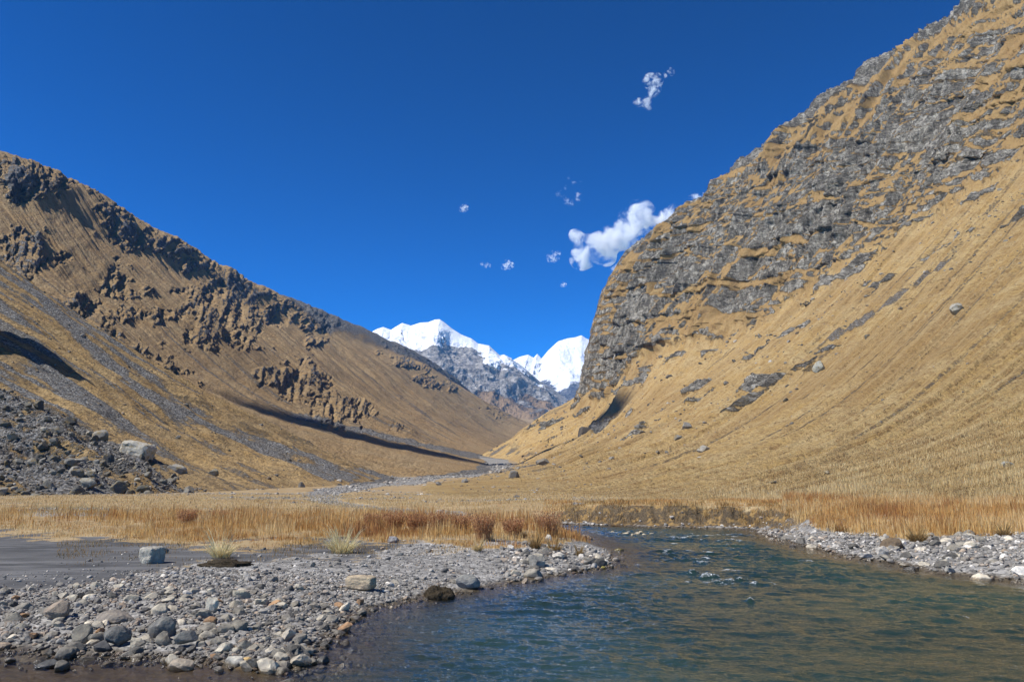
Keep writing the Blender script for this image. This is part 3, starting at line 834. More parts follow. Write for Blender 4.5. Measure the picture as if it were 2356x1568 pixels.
def stones_mesh(name, pos, size, seed, angular=.6, flat=.6, base=None, tilt=.35, tone=None):
    base = base or ICO2
    r = np.random.default_rng(seed)
    K = 14; shapes = [stone_shape(base, seed * 50 + k, angular, flat) for k in range(K)]
    N = len(pos); which = r.integers(0, K, N); nv = len(base[0])
    M = rotm(r.normal(0, tilt, N), r.normal(0, tilt, N), r.uniform(0, 6.28, N))
    V = np.zeros((N, nv, 3), F32)
    for k in range(K):
        i = np.where(which == k)[0]
        if len(i): V[i] = np.einsum('nij,vj->nvi', M[i], shapes[k]) * size[i, None, None] + pos[i, None, :]
    Fa = (base[1][None] + (np.arange(N) * nv)[:, None, None]).reshape(-1, 3)
    rn = np.repeat(np.clip(r.beta(1.5, 1.5, N) * (1 if tone is None else tone), 0, 1), nv)
    return make_mesh(name, V.reshape(-1, 3), tris=Fa, attrs=dict(rnd=rn), smooth=False)

# ================================================================ GRASS
def blades(pos, h, w, lean, r, curve=.35, dirs=None):
    """pos (N,3), h, w arrays. Each blade: two quads + a tip."""
    N = len(pos)
    a = r.uniform(0, 6.28, N); side = np.stack([np.cos(a), np.sin(a), 0 * a], -1)
    if dirs is None:
        b = r.uniform(0, 6.28, N); L = np.abs(r.normal(0, lean, N)); dirs = np.stack([np.cos(b) * L, np.sin(b) * L, 0 * b], -1)
    V = np.zeros((N, 7, 3), F32)
    for k, (t, ww) in enumerate(((0, .8), (.35, 1.0), (.7, .7))):
        c = pos + np.stack([0 * h, 0 * h, h * t], -1) + dirs * (h * (t * (1 - curve) + curve * t * t))[:, None]
        V[:, 2 * k] = c - side * (w * ww * .5)[:, None]; V[:, 2 * k + 1] = c + side * (w * ww * .5)[:, None]
    V[:, 6] = pos + np.stack([0 * h, 0 * h, h * (1 - .12 * np.minimum(np.linalg.norm(dirs, axis=1), 2))], -1) + dirs * h[:, None]
    o = (np.arange(N) * 7)[:, None]
    q = np.concatenate([o + np.array([[0, 1, 3, 2]]), o + np.array([[2, 3, 5, 4]])])
    t = o + np.array([[4, 5, 6]])
    return V.reshape(-1, 3), q, t

def grass_mesh(name, pos, h, w, lean, seed, rnd=None, dirs=None, curve=.35):
    r = np.random.default_rng(seed)
    V, q, t = blades(pos, h, w, lean, r, curve, dirs)
    if rnd is None: rnd = r.random(len(pos))
    tip = np.tile(np.array([0, 0, .35, .35, .7, .7, 1.0]), len(pos))
    return make_mesh(name, V, quads=q, tris=t, attrs=dict(rnd=np.repeat(rnd, 7), tip=tip), smooth=True)

def grass_material(name, cols, tipc, tipamt=.6):
    m = NT(name); p = m.pos()
    c = m.ramp(m.attr('rnd'), [(i / (len(cols) - 1), q) for i, q in enumerate(cols)])
    c = m.mix(m.mr(m.noise(p, .5, 4, .6), .4, .65, 0, .5), c, m.mix(1.0, c, (.75, .62, .5), 'MULTIPLY'))
    c = m.mix(m.mr(m.attr('tip'), .55, .95, 0, tipamt), c, tipc)
    d = m.n('ShaderNodeBsdfDiffuse'); m.l(c, d.inputs[0])
    tr = m.n('ShaderNodeBsdfTranslucent'); m.l(c, tr.inputs[0])
    s = m.n('ShaderNodeMixShader'); s.inputs[0].default_value = .35
    m.l(d.outputs[0], s.inputs[1]); m.l(tr.outputs[0], s.inputs[2]); m.l(s.outputs[0], m.out.inputs[0])
    return m.m
# ================================================================ BUILD THE SETTING
TT=lambda k: print(k, round(time.time()-T0,1))
mt = build_right(); TT('right')
right = tag(link('mountain', mt, hill_material('grass_cliff', 1.0)), 'golden grass mountainside with tall grey banded cliff on the right of the river', 'mountain', kind='structure')
ms, SPUR, LOBE = build_spur(); TT('spur')
spur = tag(link('hillside', ms, hill_material('scree_grass', .7, grass=((.36, .235, .095), (.46, .33, .16), (.16, .115, .065)))),
           'near left slope of stony brown grass and scree chutes', 'hillside', kind='structure')
ml = build_left(); TT('left')
left = tag(link('mountain', ml, hill_material('grass_crags', 2.0, grass=((.38, .25, .115), (.42, .31, .17), (.24, .165, .085)), rockc=((.12, .115, .108), (.21, .20, .19), (.33, .32, .30)))),
           'brown grass mountain with dark crags closing the valley on the left', 'mountain', kind='structure')

def snow1(sx, sy, n, r1, r2, x, y, z, T):
    line = np.interp(sx, [840, 900, 950, 1000, 1060, 1120, 1200, 1300], [785, 794, 800, 786, 792, 812, 840, 890])
    a = sstep(16, -16, sy - line + 34 * r2 - 26 * (r1 - .3))
    steep = 1 - n[..., 2]
    return np.clip(a * sstep(.92, .62, steep + .12 * sstep(900, 870, sx) + .12 * sstep(790, 830, sy)) * 1.0 + a * .15, 0, 1)
def brown1(sx, sy, r2):
    return .9 - .75 * sstep(-10, 60, sy - np.interp(sx, [1000, 1150, 1300], [930, 890, 925]) + 40 * r2)
crest1 = [(760, 800), (848, 768), (868, 757), (882, 752), (900, 758), (925, 742), (945, 748), (965, 741), (985, 740), (1000, 734), (1012, 733), (1022, 740), (1040, 755), (1060, 768),
          (1085, 778), (1100, 790), (1125, 795), (1150, 818), (1160, 816), (1190, 835), (1215, 855), (1240, 875), (1270, 892), (1300, 912), (1350, 945), (1400, 970)]
m3 = ridge_mountain('mountain', crest1, [(700, 1000), (900, 1000), (1100, 1020), (1250, 1020), (1450, 1040)], 7200, 5000, 230, .0009, 1000, 500, snow1, 3.3, brown=brown1)
tag(link('mountain', m3, hill_material('snow_rock', 9.0, grass=((.26, .18, .10), (.28, .20, .12), (.20, .14, .085)), rockc=((.29, .28, .265), (.37, .355, .33), (.46, .44, .41)), streak=False, snow=True, rbump=.45)),
    'grey rock mountain with jagged snow covered summit at the valley head', 'mountain', kind='structure')
def snow2(sx, sy, n, r1, r2, x, y, z, T):
    steep = 1 - n[..., 2]
    a = sstep(28, -28, sy - np.interp(sx, [1150, 1250, 1300, 1360], [868, 885, 900, 880]) + 30 * r2)
    return np.clip(a * (sstep(.88, .66, steep + .10 * sstep(-.05, -.35, r2)) * .9 + .12), 0, 1)
crest2 = [(1100, 860), (1150, 845), (1180, 828), (1195, 820), (1215, 815), (1228, 822), (1236, 813), (1246, 824), (1262, 805), (1285, 785), (1305, 778), (1325, 775), (1338, 770), (1348, 777),
          (1380, 790), (1430, 760), (1480, 800), (1560, 850)]
m4 = ridge_mountain('mountain', crest2, [(1050, 960), (1250, 985), (1400, 985), (1600, 980)], 12500, 9600, 230, .0006, 700, 420, snow2, 8.1)
tag(link('mountain', m4, hill_material('snow_far', 16.0, rockc=((.09, .095, .105), (.16, .165, .175), (.26, .26, .26)), streak=False, snow=True, rbump=.5)),
    'fully white snow peak behind the edge of the cliff', 'mountain', kind='structure')

TT('snow'); gm = build_ground(); TT('ground')
ground = tag(link('ground', gm, ground_material()), 'valley floor of gravel, dark sand and dry grass', 'ground', kind='structure')
rm = build_river(); TT('river')
river = tag(link('river', rm, water_material()), 'clear teal river with small rapids flowing round the gravel bank', 'river', kind='structure')
print('terrain', time.time() - T0)
# ================================================================ STONES ON THE BANKS
rs = np.random.default_rng(21)
M_STUFF = stone_material('cobble', 1.25, use_obj=False)
def obj_stone_material(name, tone=1.1, moss=False, mossc=(.20, .14, .05)):
    """tone of each stone comes from its object colour"""
    m = NT(name); p = m.pos()
    oi = m.n('ShaderNodeObjectInfo').outputs['Color']
    n1 = m.noise(p, 7, 6, .65, .4); n2 = m.noise(p, 40, 4, .75)
    c = m.mix(m.mr(n1, .32, .7), m.mix(1.0, oi, (.62, .62, .64), 'MULTIPLY'), m.mix(1.0, oi, (1.25, 1.22, 1.15), 'MULTIPLY'))
    c = m.mix(m.mr(n2, .55, .72, 0, .45), c, (.34, .33, .31))
    c = m.mix(m.mr(n2, .45, .30, 0, .5), c, (.06, .06, .06))
    if moss: c = m.mix(m.mr(m.noise(p, 1.1, 5, .7), .50, .62, 0, .75), c, mossc)
    sx = m.n('ShaderNodeSeparateXYZ'); m.l(p, sx.inputs[0])
    wz = m.math('ADD', sx.outputs[2], m.math('MULTIPLY', m.math('SUBTRACT', n1, .5), .08))
    wet = m.mr(wz, .03, .09, 1.0, 0.0)
    c = m.mix(wet, c, m.mix(1.0, c, (.40, .36, .30), 'MULTIPLY'))
    m.bsdf(c, m.mr(wet, 0, 1, .88, .18, False), m.bump(m.math('ADD', n1, m.math('MULTIPLY', n2, .35)), .03, .9), .4)
    return m.m
M_STONE = obj_stone_material('river_stone')
M_BOULD = obj_stone_material('boulder_rock', moss=True)
TONES = [('dark grey', (.10, .103, .107)), ('grey', (.22, .222, .22)), ('light grey', (.36, .36, .345)), ('pale', (.54, .53, .50)), ('rusty brown', (.30, .20, .125))]
ANG = [stone_shape(ICO4, 900 + k, .75, .62) for k in range(9)]
RND = [stone_shape(ICO4, 950 + k, .12, .66) for k in range(7)]
def mesh_of(name, v, f=None, smooth=False): return make_mesh(name, v, tris=ICO4[1] if f is None else f, smooth=smooth)
ANGM = [mesh_of('stone', v) for v in ANG]; RNDM = [mesh_of('stone', v, smooth=True) for v in RND]
for me in ANGM + RNDM: me.materials.append(M_STONE)

HERO = []   # keep-out discs
def place(name, me, p, s, rz, rot=(0, 0), color=None, mat=None):
    o = bpy.data.objects.new(name, me); COL.objects.link(o)
    o.location = p; o.scale = s; o.rotation_euler = (rot[0], rot[1], rz)
    if color is not None: o.color = (color[0], color[1] * .96, color[2] * .88, 1)
    return o

def own_stone(seed, ang, flat, mat, base=None):
    v = stone_shape(base or ICO4, seed, ang, flat)
    me = make_mesh('stone', v, tris=(base or ICO4)[1], smooth=False); me.materials.append(mat)
    return me

def block(seed, sx, sy, sz, mat, rough=.025, sub=10):
    """weathered angular block: rounded superquadric box with chipped corners"""
    v = ICO4[0].copy(); p = 6.0
    r = (np.abs(v) ** p).sum(1) ** (-1 / p); v = v * r[:, None]
    v += rough * np.stack([fbm(v[:, 0] * 1.5 + seed, v[:, 1] * 1.5, v[:, 2] * 1.5 + 5 * k, 3) for k in range(3)], -1) * 2.2
    q = np.random.default_rng(seed)
    for _ in range(4):
        n = q.normal(size=3); n /= np.linalg.norm(n); v -= np.maximum(0, v @ n - q.uniform(1.15, 1.35))[:, None] * n
    v *= np.array([sx, sy, sz]); me = make_mesh('stone', v, tris=ICO4[1], smooth=False); me.materials.append(mat)
    return me

# (px, py of the foot, width px, height px, tone, angular, label)
heroes = [
    (340, 1296, 40, 36, (.33, .325, .30), 'block', 'square pale block of rock standing alone on the dark sand', 1.15),
    (374, 1272, 22, 12, (.12, .125, .125), .2, 'low dark rounded stone just behind the square block', .6),
    (478, 1414, 36, 40, (.42, .41, .37), .9, 'upright pale wedge shaped stone leaning in the middle of the gravel', 1.3),
    (535, 1400, 32, 18, (.36, .33, .27), .9, 'flat topped tan stone beside the upright wedge stone', .7),
    (548, 1378, 44, 22, (.33, .31, .26), .8, 'broad sandy coloured stone in the middle of the left gravel bank', .65),
    (828, 1352, 68, 26, (.38, .32, .235), 'block', 'long tan block of stone lying on the gravel near the river', .5),
    (1075, 1352, 60, 26, (.25, .255, .25), .1, 'smooth grey boulder beside the dark clump of earth at the water', .7),
    (362, 1468, 62, 42, (.15, .152, .15), .15, 'large rounded dark grey boulder near the shallows of the left bank', .75),
    (262, 1478, 62, 34, (.125, .127, .127), .1, 'smooth dark boulder left of the largest rounded boulder', .65),
    (178, 1480, 46, 38, (.19, .18, .155), .5, 'peaked brownish boulder near the left edge of the shallows', .85),
    (250, 1436, 90, 30, (.215, .195, .175), .3, 'wide low boulder with a brown tinge on the left gravel', .5),
    (120, 1418, 60, 30, (.24, .20, .165), .5, 'boulder with a rusty patch at the left side of the gravel', .7),
    (420, 1482, 52, 32, (.17, .17, .165), .8, 'faceted grey boulder between the two big rounded ones and the water', .7),
    (408, 1548, 62, 28, (.33, .29, .24), .4, 'pale topped boulder standing in the brown shallows', .6),
    (535, 1535, 56, 26, (.38, .375, .35), .6, 'flat whitish slab resting in the shallow water', .45),
    (567, 1525, 28, 13, (.45, .33, .16), .3, 'wet orange stone in the shallow water', .6),
    (100, 1541, 56, 20, (.06, .065, .07), .5, 'low dark wet stone alone in the brown shallows', .55),
    (228, 1500, 44, 24, (.07, .072, .078), .5, 'black wet stone at the edge of the shallows', .7),
    (790, 1492, 28, 18, (.10, .085, .07), .5, 'dark stone poking out of the river off the gravel bank', .8),
    (740, 1530, 32, 20, (.06, .06, .06), .3, 'dark wet stone standing in the water near the bottom of the bank', .8),
    (1262, 1247, 22, 16, (.33, .32, .30), .8, 'grey boulder among grass near the tip of the spit', .8),
    (1285, 1285, 28, 14, (.50, .48, .44), .6, 'pale blocky stone on the tip of the spit', .6),
    (903, 1248, 28, 16, (.25, .25, .27), .4, 'grey boulder at the edge of the reeds on pale sand', .7),
    (1232, 1305, 44, 26, (.24, .235, .22), .9, 'large slanting slab on the river edge of the spit', .7),
    (1425, 1269, 26, 8, (.30, .27, .10), .1, 'low yellow mossy stone just off the spit', .4),
    (1388, 1309, 12, 7, (.52, .46, .12), .2, 'small bright yellow stone at the point of the spit', .6),
    (2062, 1262, 54, 24, (.13, .095, .06), .4, 'brown earth covered boulder on the right gravel bank', .6),
    (1996, 1284, 40, 16, (.47, .45, .42), .6, 'pale low boulder at the waterline of the right bank', .5),
    (2035, 1276, 32, 18, (.45, .43, .40), .5, 'pale hump shaped boulder at the edge of the right gravel', .6),
    (2190, 1318, 30, 16, (.26, .26, .25), .9, 'angular grey slab at the water edge of the right bank', .6),
]
for i, (px, py, wp, hp, tone, an, lab, sy) in enumerate(heroes):
    z0 = .02
    for _ in range(3):
        q = on_plane(px, py, z0); z0 = float(ground_z(np.array([q[0]]), np.array([q[1]]))[0]); z0 = max(z0, -.12)
    q = on_plane(px, py, z0); D = q[1]
    w = wp / FPX * D / 2; h = hp / FPX * D
    if an == 'block':
        me = block(40 + i, 1, 1, 1, M_STONE, .045); sc = (w, w * sy, h * .56); zc = h * .42
        o = place('stone', me, (q[0], q[1] + w * sy * .8, z0 + zc), sc, -.42, color=tone)
    else:
        me = own_stone(300 + i, an, 1.0, M_STONE)
        o = place('stone', me, (q[0], q[1] + w * sy, z0 + h * .36), (w, w * .8, h * .66), rs.uniform(-.4, .4), (rs.normal(0, .08), rs.normal(0, .12)), color=tone)
    tag(o, lab, 'stone')
    HERO.append((q[0], q[1] + w * .7, w * 1.0))

# clumps of dark earth with roots
def earth_material():
    m = NT('dark_earth'); p = m.pos(); n = m.noise(p, 20, 6, .75)
    c = m.mix(m.mr(n, .35, .65), (.022, .018, .012), (.085, .066, .042))
    m.bsdf(c, .95, m.bump(n, .06, 1.0), .1); return m.m
M_EARTH = earth_material()
def earth_clump(px, py, wp, hp, lab, seed):
    z0 = .1
    for _ in range(3):
        q = on_plane(px, py, z0); z0 = float(ground_z(np.array([q[0]]), np.array([q[1]]))[0])
    w = wp / FPX * q[1] / 2; h = hp / FPX * q[1]
    v = ICO4[0].copy(); n = fbm(v[:, 0] * 1.7 + seed, v[:, 1] * 1.7, v[:, 2] * 1.7, 5, .65)
    v *= (1 + .38 * n)[:, None]; v[:, 2] = np.maximum(v[:, 2], -.25); v *= np.array([w, w * .75, h * .8])
    root = bpy.data.objects.new('earth_clump', None); COL.objects.link(root); root.location = (q[0], q[1] + w * .6, z0)
    tag(root, lab, 'earth clump')
    me = make_mesh('clod', v, tris=ICO4[1]); link('clod', me, M_EARTH, root)
    N = 260; a = rs.integers(0, len(v), N); P = v[a]; P = P[P[:, 2] > .0]
    N = len(P); dr = P / (np.linalg.norm(P, axis=1, keepdims=True) + 1e-9) * 1.2; dr[:, 2] = rs.normal(0, .3, N)
    g = grass_mesh('roots', P, rs.uniform(.05, .16, N) * h * 3, np.full(N, .006), .8, seed, dirs=dr)
    tag(link('roots', g, M_ROOT, root), kind='stuff')
    HERO.append((q[0], q[1] + w * .6, w))
M_ROOT = grass_material('dry_roots', [(.10, .075, .045), (.2, .14, .08), (.3, .22, .12)], (.2, .15, .1))
earth_clump(1010, 1362, 66, 38, 'dark clump of earth and roots at the waterline of the left gravel bank', 3)
earth_clump(505, 1302, 110, 16, 'low dark earth mound under the left long bladed tussock', 5)

# ---- loose stones
def sample_bank():
    out = []
    specs = [  # x0 x1 y0 y1 N rmin
        (-9.5, 1.5, 5.5, 13, 17000, .028, 2.5), (-13, 5, 12, 22, 21000, .034, 2.6), (-13, 4.5, 12, 30, 3600, .06, 2.8), (-6, 6.5, 20, 33, 3500, .04, 2.4),
        (6, 34, 18, 48, 17000, .055, 2.5), (2, 20, 40, 58, 3200, .07, 2.8), (-9, 2, 5, 12, 900, .07, 2.2)]
    for (x0, x1, y0, y1, N, rm, al) in specs:
        x = rs.uniform(x0, x1, N); y = rs.uniform(y0, y1, N)
        r = np.minimum(rm * (1 + rs.pareto(al, N) * .8), .20 if y0 < 15 else .17 if y0 > 39 else .30)
        out.append(np.stack([x, y, r], -1))
    A = np.concatenate(out)
    z, sd, at, px, py = ground_fields(A[:, 0], A[:, 1])
    left = A[:, 0] < 6.4 + .0 * A[:, 1]
    pr = at['gravel'] + .13 * at['sand'] + .03 * (at['grass'] > .5)
    ok = (rs.random(len(A)) < pr * np.where(at['earth'] > .2, .25, 1)) & (px > -160) & (px < 2520) & (py < 1640)
    silt = at['silt'] > .5
    ok |= silt & (rs.random(len(A)) < .05) & (px > -100)
    ok &= (sd > -2.6) & ((sd > -.15) | (rs.random(len(A)) < np.exp(np.maximum(sd, -1.1) * 1.5) * .75) & ((sd > -1.1) | silt))
    z = np.where(silt, z + .02, z)
    # finer stones near the top of the left bank
    fine = np.where((A[:, 1] > 14) & (A[:, 1] < 30) & (px < 1150), np.clip(1.0 - (A[:, 1] - 14) / 14, .45, 1), 1)
    A[:, 2] *= fine
    for (hx, hy, hr) in HERO:
        ok &= ((A[:, 0] - hx) ** 2 + (A[:, 1] - hy) ** 2) > (hr + A[:, 2] * .4) ** 2
    # the foot of the cut bank keeps a thin line of stones only
    ok &= ~((A[:, 1] > 50) & (sd > 1.2) & (rs.random(len(A)) < .85))
    return A[ok], z[ok], sd[ok], px[ok], py[ok]
A, Z, SD, PX, PY = sample_bank()
show = A[:, 2] / A[:, 1]
inview = (PX > 5) & (PX < 2350) & (PY < 1560)
order = np.argsort(-(show * inview))
top = order[:270]; rest = order[270:]
pos = np.stack([A[:, 0], A[:, 1], Z + A[:, 2] * .22], -1)
nearr = rest[A[rest, 1] < 60]
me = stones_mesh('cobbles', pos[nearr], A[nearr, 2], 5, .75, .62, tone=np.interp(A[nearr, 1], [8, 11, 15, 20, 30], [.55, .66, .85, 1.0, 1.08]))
tag(link('cobbles', me, M_STUFF), 'countless small grey river cobbles covering both gravel banks', kind='stuff')
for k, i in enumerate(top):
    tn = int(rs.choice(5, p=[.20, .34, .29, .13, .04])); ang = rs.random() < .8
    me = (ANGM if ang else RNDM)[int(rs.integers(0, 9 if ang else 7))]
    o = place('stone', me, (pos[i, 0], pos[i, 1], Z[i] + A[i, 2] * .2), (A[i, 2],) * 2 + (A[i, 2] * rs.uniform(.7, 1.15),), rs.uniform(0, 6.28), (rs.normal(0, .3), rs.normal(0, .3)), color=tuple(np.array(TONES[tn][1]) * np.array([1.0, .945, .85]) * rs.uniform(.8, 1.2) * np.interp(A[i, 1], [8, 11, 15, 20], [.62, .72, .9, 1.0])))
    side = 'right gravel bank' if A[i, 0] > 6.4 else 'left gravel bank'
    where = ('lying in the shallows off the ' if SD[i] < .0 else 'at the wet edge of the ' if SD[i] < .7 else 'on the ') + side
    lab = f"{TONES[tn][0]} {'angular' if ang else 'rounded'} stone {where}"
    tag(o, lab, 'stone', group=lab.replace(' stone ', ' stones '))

# a few stones breaking the surface in mid-river
for k, (px, py, wp) in enumerate([(1410, 1226, 14), (1424, 1230, 10), (1440, 1229, 20), (1456, 1232, 16), (1468, 1229, 22), (1482, 1232, 14), (1446, 1225, 12), (1500, 1229, 12), (1430, 1225, 8), (1475, 1225, 12)]):
    q = on_plane(px, py, 0); w = wp / FPX * q[1] / 2
    o = place('stone', ANGM[k % 9], (q[0], q[1], .03), (w, w, w * .8), k * 1.3, color=(.40, .36, .28))
    tag(o, 'pale stone breaking the surface in the small mid river shoal', 'stone', group='stones of the small shoal in mid river')

# ---------------------------------------------------------------- boulders on the slopes
def make_lookup(P):
    V = P.reshape(-1, 3); sx, sy = proj(V); return V, sx, sy
LU = {'r': make_lookup(RIGHTP[0][::2, ::2]), 's': make_lookup(SPUR[::2, ::2])}
def surf(key, px, py, rad=6):
    V, sx, sy = LU[key]
    d = (sx - px) ** 2 + (sy - py) ** 2
    i = np.where(d < rad * rad)[0]
    if not len(i): i = np.array([d.argmin()])
    near_ = V[i, 1].min()
    i = i[V[i, 1] < near_ * 1.06 + 2]
    return V[i[d[i].argmin()]]
slope = [
    ('r', 1616, 1036, 32, 15, (.36, .355, .33), .8, 'pale grey boulder alone on the grass above the right bank'),
    ('r', 2204, 720, 46, 26, (.30, .30, .28), .6, 'large grey boulder with a pale tail high on the right slope'),
    ('r', 2318, 1074, 30, 14, (.26, .26, .24), .9, 'slab of rock in tall grass near the right edge of the picture'),
    ('r', 1345, 1004, 26, 22, (.19, .175, .15), 'b', 'square boulder below the foot of the cliff'),
    ('r', 1995, 780, 20, 14, (.13, .13, .12), .8, 'dark boulder beside the stony rill on the right slope'),
    ('r', 1884, 852, 34, 22, (.34, .36, .34), .7, 'pale greenish boulder at the lower end of the stony rill'),
    ('r', 1250, 1069, 36, 18, (.18, .18, .18), .9, 'dark peaked boulder near the stream in the valley bottom'),
    ('r', 1181, 1093, 28, 16, (.17, .17, .17), .9, 'grey boulder in front of the valley stream, left of the peaked one'),
    ('r', 1098, 1070, 14, 8, (.2, .2, .2), .8, 'small boulder beside the bend of the valley stream'),
    ('r', 1476, 992, 18, 10, (.16, .16, .16), .8, 'small dark boulder under the shaded gully'),
    ('r', 1580, 985, 24, 14, (.30, .30, .30), .8, 'pale boulder on the slope above the lone grass boulder'),
    ('r', 1560, 1010, 20, 9, (.20, .20, .19), .8, 'low flat boulder left of the lone grass boulder'),
    ('r', 1806, 922, 14, 8, (.07, .07, .07), .8, 'small black boulder half way up the right slope'),
    ('r', 1736, 892, 14, 9, (.33, .33, .32), .7, 'small pale boulder in the middle of the right slope'),
    ('r', 1670, 886, 16, 8, (.14, .14, .14), .7, 'flat dark boulder in the middle of the right slope'),
    ('r', 1540, 868, 18, 8, (.18, .18, .18), .7, 'grey boulder on the slope beneath the cliff'),
    ('r', 1405, 1052, 12, 6, (.22, .22, .21), .7, 'little boulder on the valley side right of the stream'),
    ('r', 1760, 714, 14, 9, (.12, .12, .12), .6, 'round dark boulder lodged at the foot of the cliff'),
    ('r', 1190, 1143, 20, 8, (.10, .10, .10), .9, 'dark broken rock on the golden meadow right of centre'),
    ('r', 1070, 1106, 18, 10, (.19, .19, .19), .8, 'grey boulder at the meadow edge left of the stream boulders'),
    ('r', 1010, 1112, 16, 8, (.16, .16, .16), .8, 'flat boulder at the lower end of the meadow'),
    ('r', 1780, 1108, 18, 6, (.13, .12, .10), .8, 'low flat stone on the meadow above the cut bank'),
    ('r', 1905, 1090, 14, 7, (.33, .30, .24), .7, 'small tan stone on the meadow above the tall grass'),
    ('s', 315, 1050, 66, 34, (.42, .415, .38), 'b', 'largest pale whitish boulder on top of the rubble heap'),
    ('s', 345, 1042, 26, 26, (.36, .355, .33), .9, 'pale leaning slab at the right end of the largest rubble boulder'),
    ('s', 232, 1012, 44, 22, (.24, .235, .22), .8, 'pale grey slab above and left of the whitish boulder'),
    ('s', 408, 1086, 48, 22, (.34, .335, .31), .7, 'light grey boulder at the right side of the rubble heap'),
    ('s', 200, 1120, 44, 20, (.27, .27, .24), .4, 'rounded boulder with dry grass on it at the foot of the rubble'),
    ('s', 270, 1130, 46, 26, (.085, .09, .085), .9, 'dark tilted slab at the foot of the rubble heap'),
    ('s', 330, 1132, 40, 22, (.08, .085, .08), .8, 'dark blocky boulder right of the tilted slab'),
    ('s', 160, 975, 32, 20, (.06, .062, .062), .8, 'black boulder on the slope above the rubble'),
    ('s', 90, 940, 24, 18, (.07, .07, .07), .8, 'dark boulder high at the left of the stony slope'),
    ('s', 252, 1065, 26, 20, (.07, .07, .07), .9, 'dark pointed boulder left below the whitish boulder'),
    ('s', 495, 1090, 26, 14, (.20, .20, .18), .7, 'grey boulder just beyond the right end of the rubble'),
    ('s', 692, 1124, 16, 14, (.13, .13, .13), .9, 'small wedge shaped boulder alone at the foot of the left slope'),
    ('s', 410, 1010, 14, 8, (.25, .25, .24), .7, 'small grey boulder on the grass above the rubble heap'),
]
for i, (key, px, py, wp, hp, tone, an, lab) in enumerate(slope):
    q = surf(key, px, py); D = q[1]; w = wp / FPX * D / 2; h = hp / FPX * D
    me = block(80 + i, 1, 1, 1, M_BOULD, .05) if an == 'b' else own_stone(500 + i, an, 1.0, M_BOULD)
    o = place('boulder', me, (q[0], q[1], q[2] + h * .30), (w, w * .8, h * .7), rs.uniform(-.4, .4), (rs.normal(0, .1), rs.normal(0, .15)), color=tone)
    tag(o, lab, 'boulder')

BANG = [own_stone(700 + k, .8, .75, M_BOULD, ICO3) for k in range(10)]
def scatter_on(P, weight, N, rs_):
    """random points on a grid surface, chosen by cell area * weight"""
    a = P[1:, :-1] - P[:-1, :-1]; b = P[:-1, 1:] - P[:-1, :-1]
    ar = np.linalg.norm(np.cross(a, b), axis=-1) * weight[:-1, :-1]
    c = np.cumsum(ar.ravel()); c /= c[-1]
    k = np.searchsorted(c, rs_.random(N)); i, j = k // ar.shape[1], k % ar.shape[1]
    u = rs_.random(N)[:, None]; v = rs_.random(N)[:, None]
    return P[i, j] * (1 - u) * (1 - v) + P[i + 1, j] * u * (1 - v) + P[i, j + 1] * (1 - u) * v + P[i + 1, j + 1] * u * v, i, j
sx, sy = proj(SPUR)
wl = np.clip(LOBE, 0, 1) * (sx > -40) * (sx < 700)
Pb, _, _ = scatter_on(SPUR, wl, 3600, rs)
rb_ = np.minimum(.17 * (1 + rs.pareto(2.0, len(Pb)) * .9), 1.5)
od = np.argsort(-rb_)
for i in od[:170]:
    dk = rs.random()
    nm, tone = (('dark', (.085, .088, .085)) if dk < .5 else ('grey', (.16, .16, .15)) if dk < .82 else ('pale', (.30, .295, .27)))
    o = place('boulder', BANG[int(rs.integers(10))], (Pb[i, 0], Pb[i, 1], Pb[i, 2] + rb_[i] * .2), (rb_[i], rb_[i] * .9, rb_[i] * rs.uniform(.7, 1.2)), rs.uniform(0, 6.28), (rs.normal(0, .4), rs.normal(0, .4)), color=tone)
    tag(o, f'{nm} angular boulder in the rubble heap at the foot of the left slope', 'boulder', group=f'{nm} boulders of the rubble heap')
M_RUB = stone_material('rubble_stone', .72, use_obj=False, moss=True)
i = od[170:]
me = stones_mesh('rubble', Pb[i] + np.array([0, 0, .05]), rb_[i], 9, .85, .7)
# loose blocks further over the spur and the right slope
M_RUB.name = 'rubble_stone'
w2 = (sx > -40) * (sx < 1000) * (sy > 500) * .8
P2, _, _ = scatter_on(SPUR, w2 * np.clip(SPUR[..., 1] / 300, .3, 1), 3600, rs)
r2_ = np.minimum(.12 * (1 + rs.pareto(2.2, len(P2))), 1.1) * np.clip(P2[:, 1] / 250, .7, 1.5)
tag(link('rubble', me, M_RUB), 'heap of small broken stones between the boulders of the left slope', kind='stuff')
tag(link('scree_stones', stones_mesh('scree_stones', P2, r2_, 10, .85, .6), M_RUB), 'small loose stones strewn over the left slope', kind='stuff')
RP, CLIFF, RT, RROCK = RIGHTP
sxr, syr = proj(RP)
nzr = fbm(RP[..., 0] * .02, RP[..., 1] * .02, 5.5, 4)
w3 = (sxr > -40) * (sxr < 2400) * (syr > 300) * (CLIFF < .3) * (RT > .05) * np.exp(2.2 * nzr) / np.clip(RP[..., 1], 60, 2000) ** 1.3
w3 = w3 * np.where((sxr > 1850) & (syr > 950), .12, 1) * np.where(RP[..., 1] > 250, 2.2, 1)
P3, _, _ = scatter_on(RP, w3, 2600, rs)
r3 = np.minimum(.0009 * P3[:, 1] * (1 + rs.pareto(2.6, len(P3))), np.minimum(.0032 * P3[:, 1], 3.0))
tag(link('slope_stones', stones_mesh('slope_stones', P3, r3, 11, .85, .6), stone_material('slope_stone', .8, use_obj=False, moss=True)), 'small grey stones scattered over the golden right slope', kind='stuff')
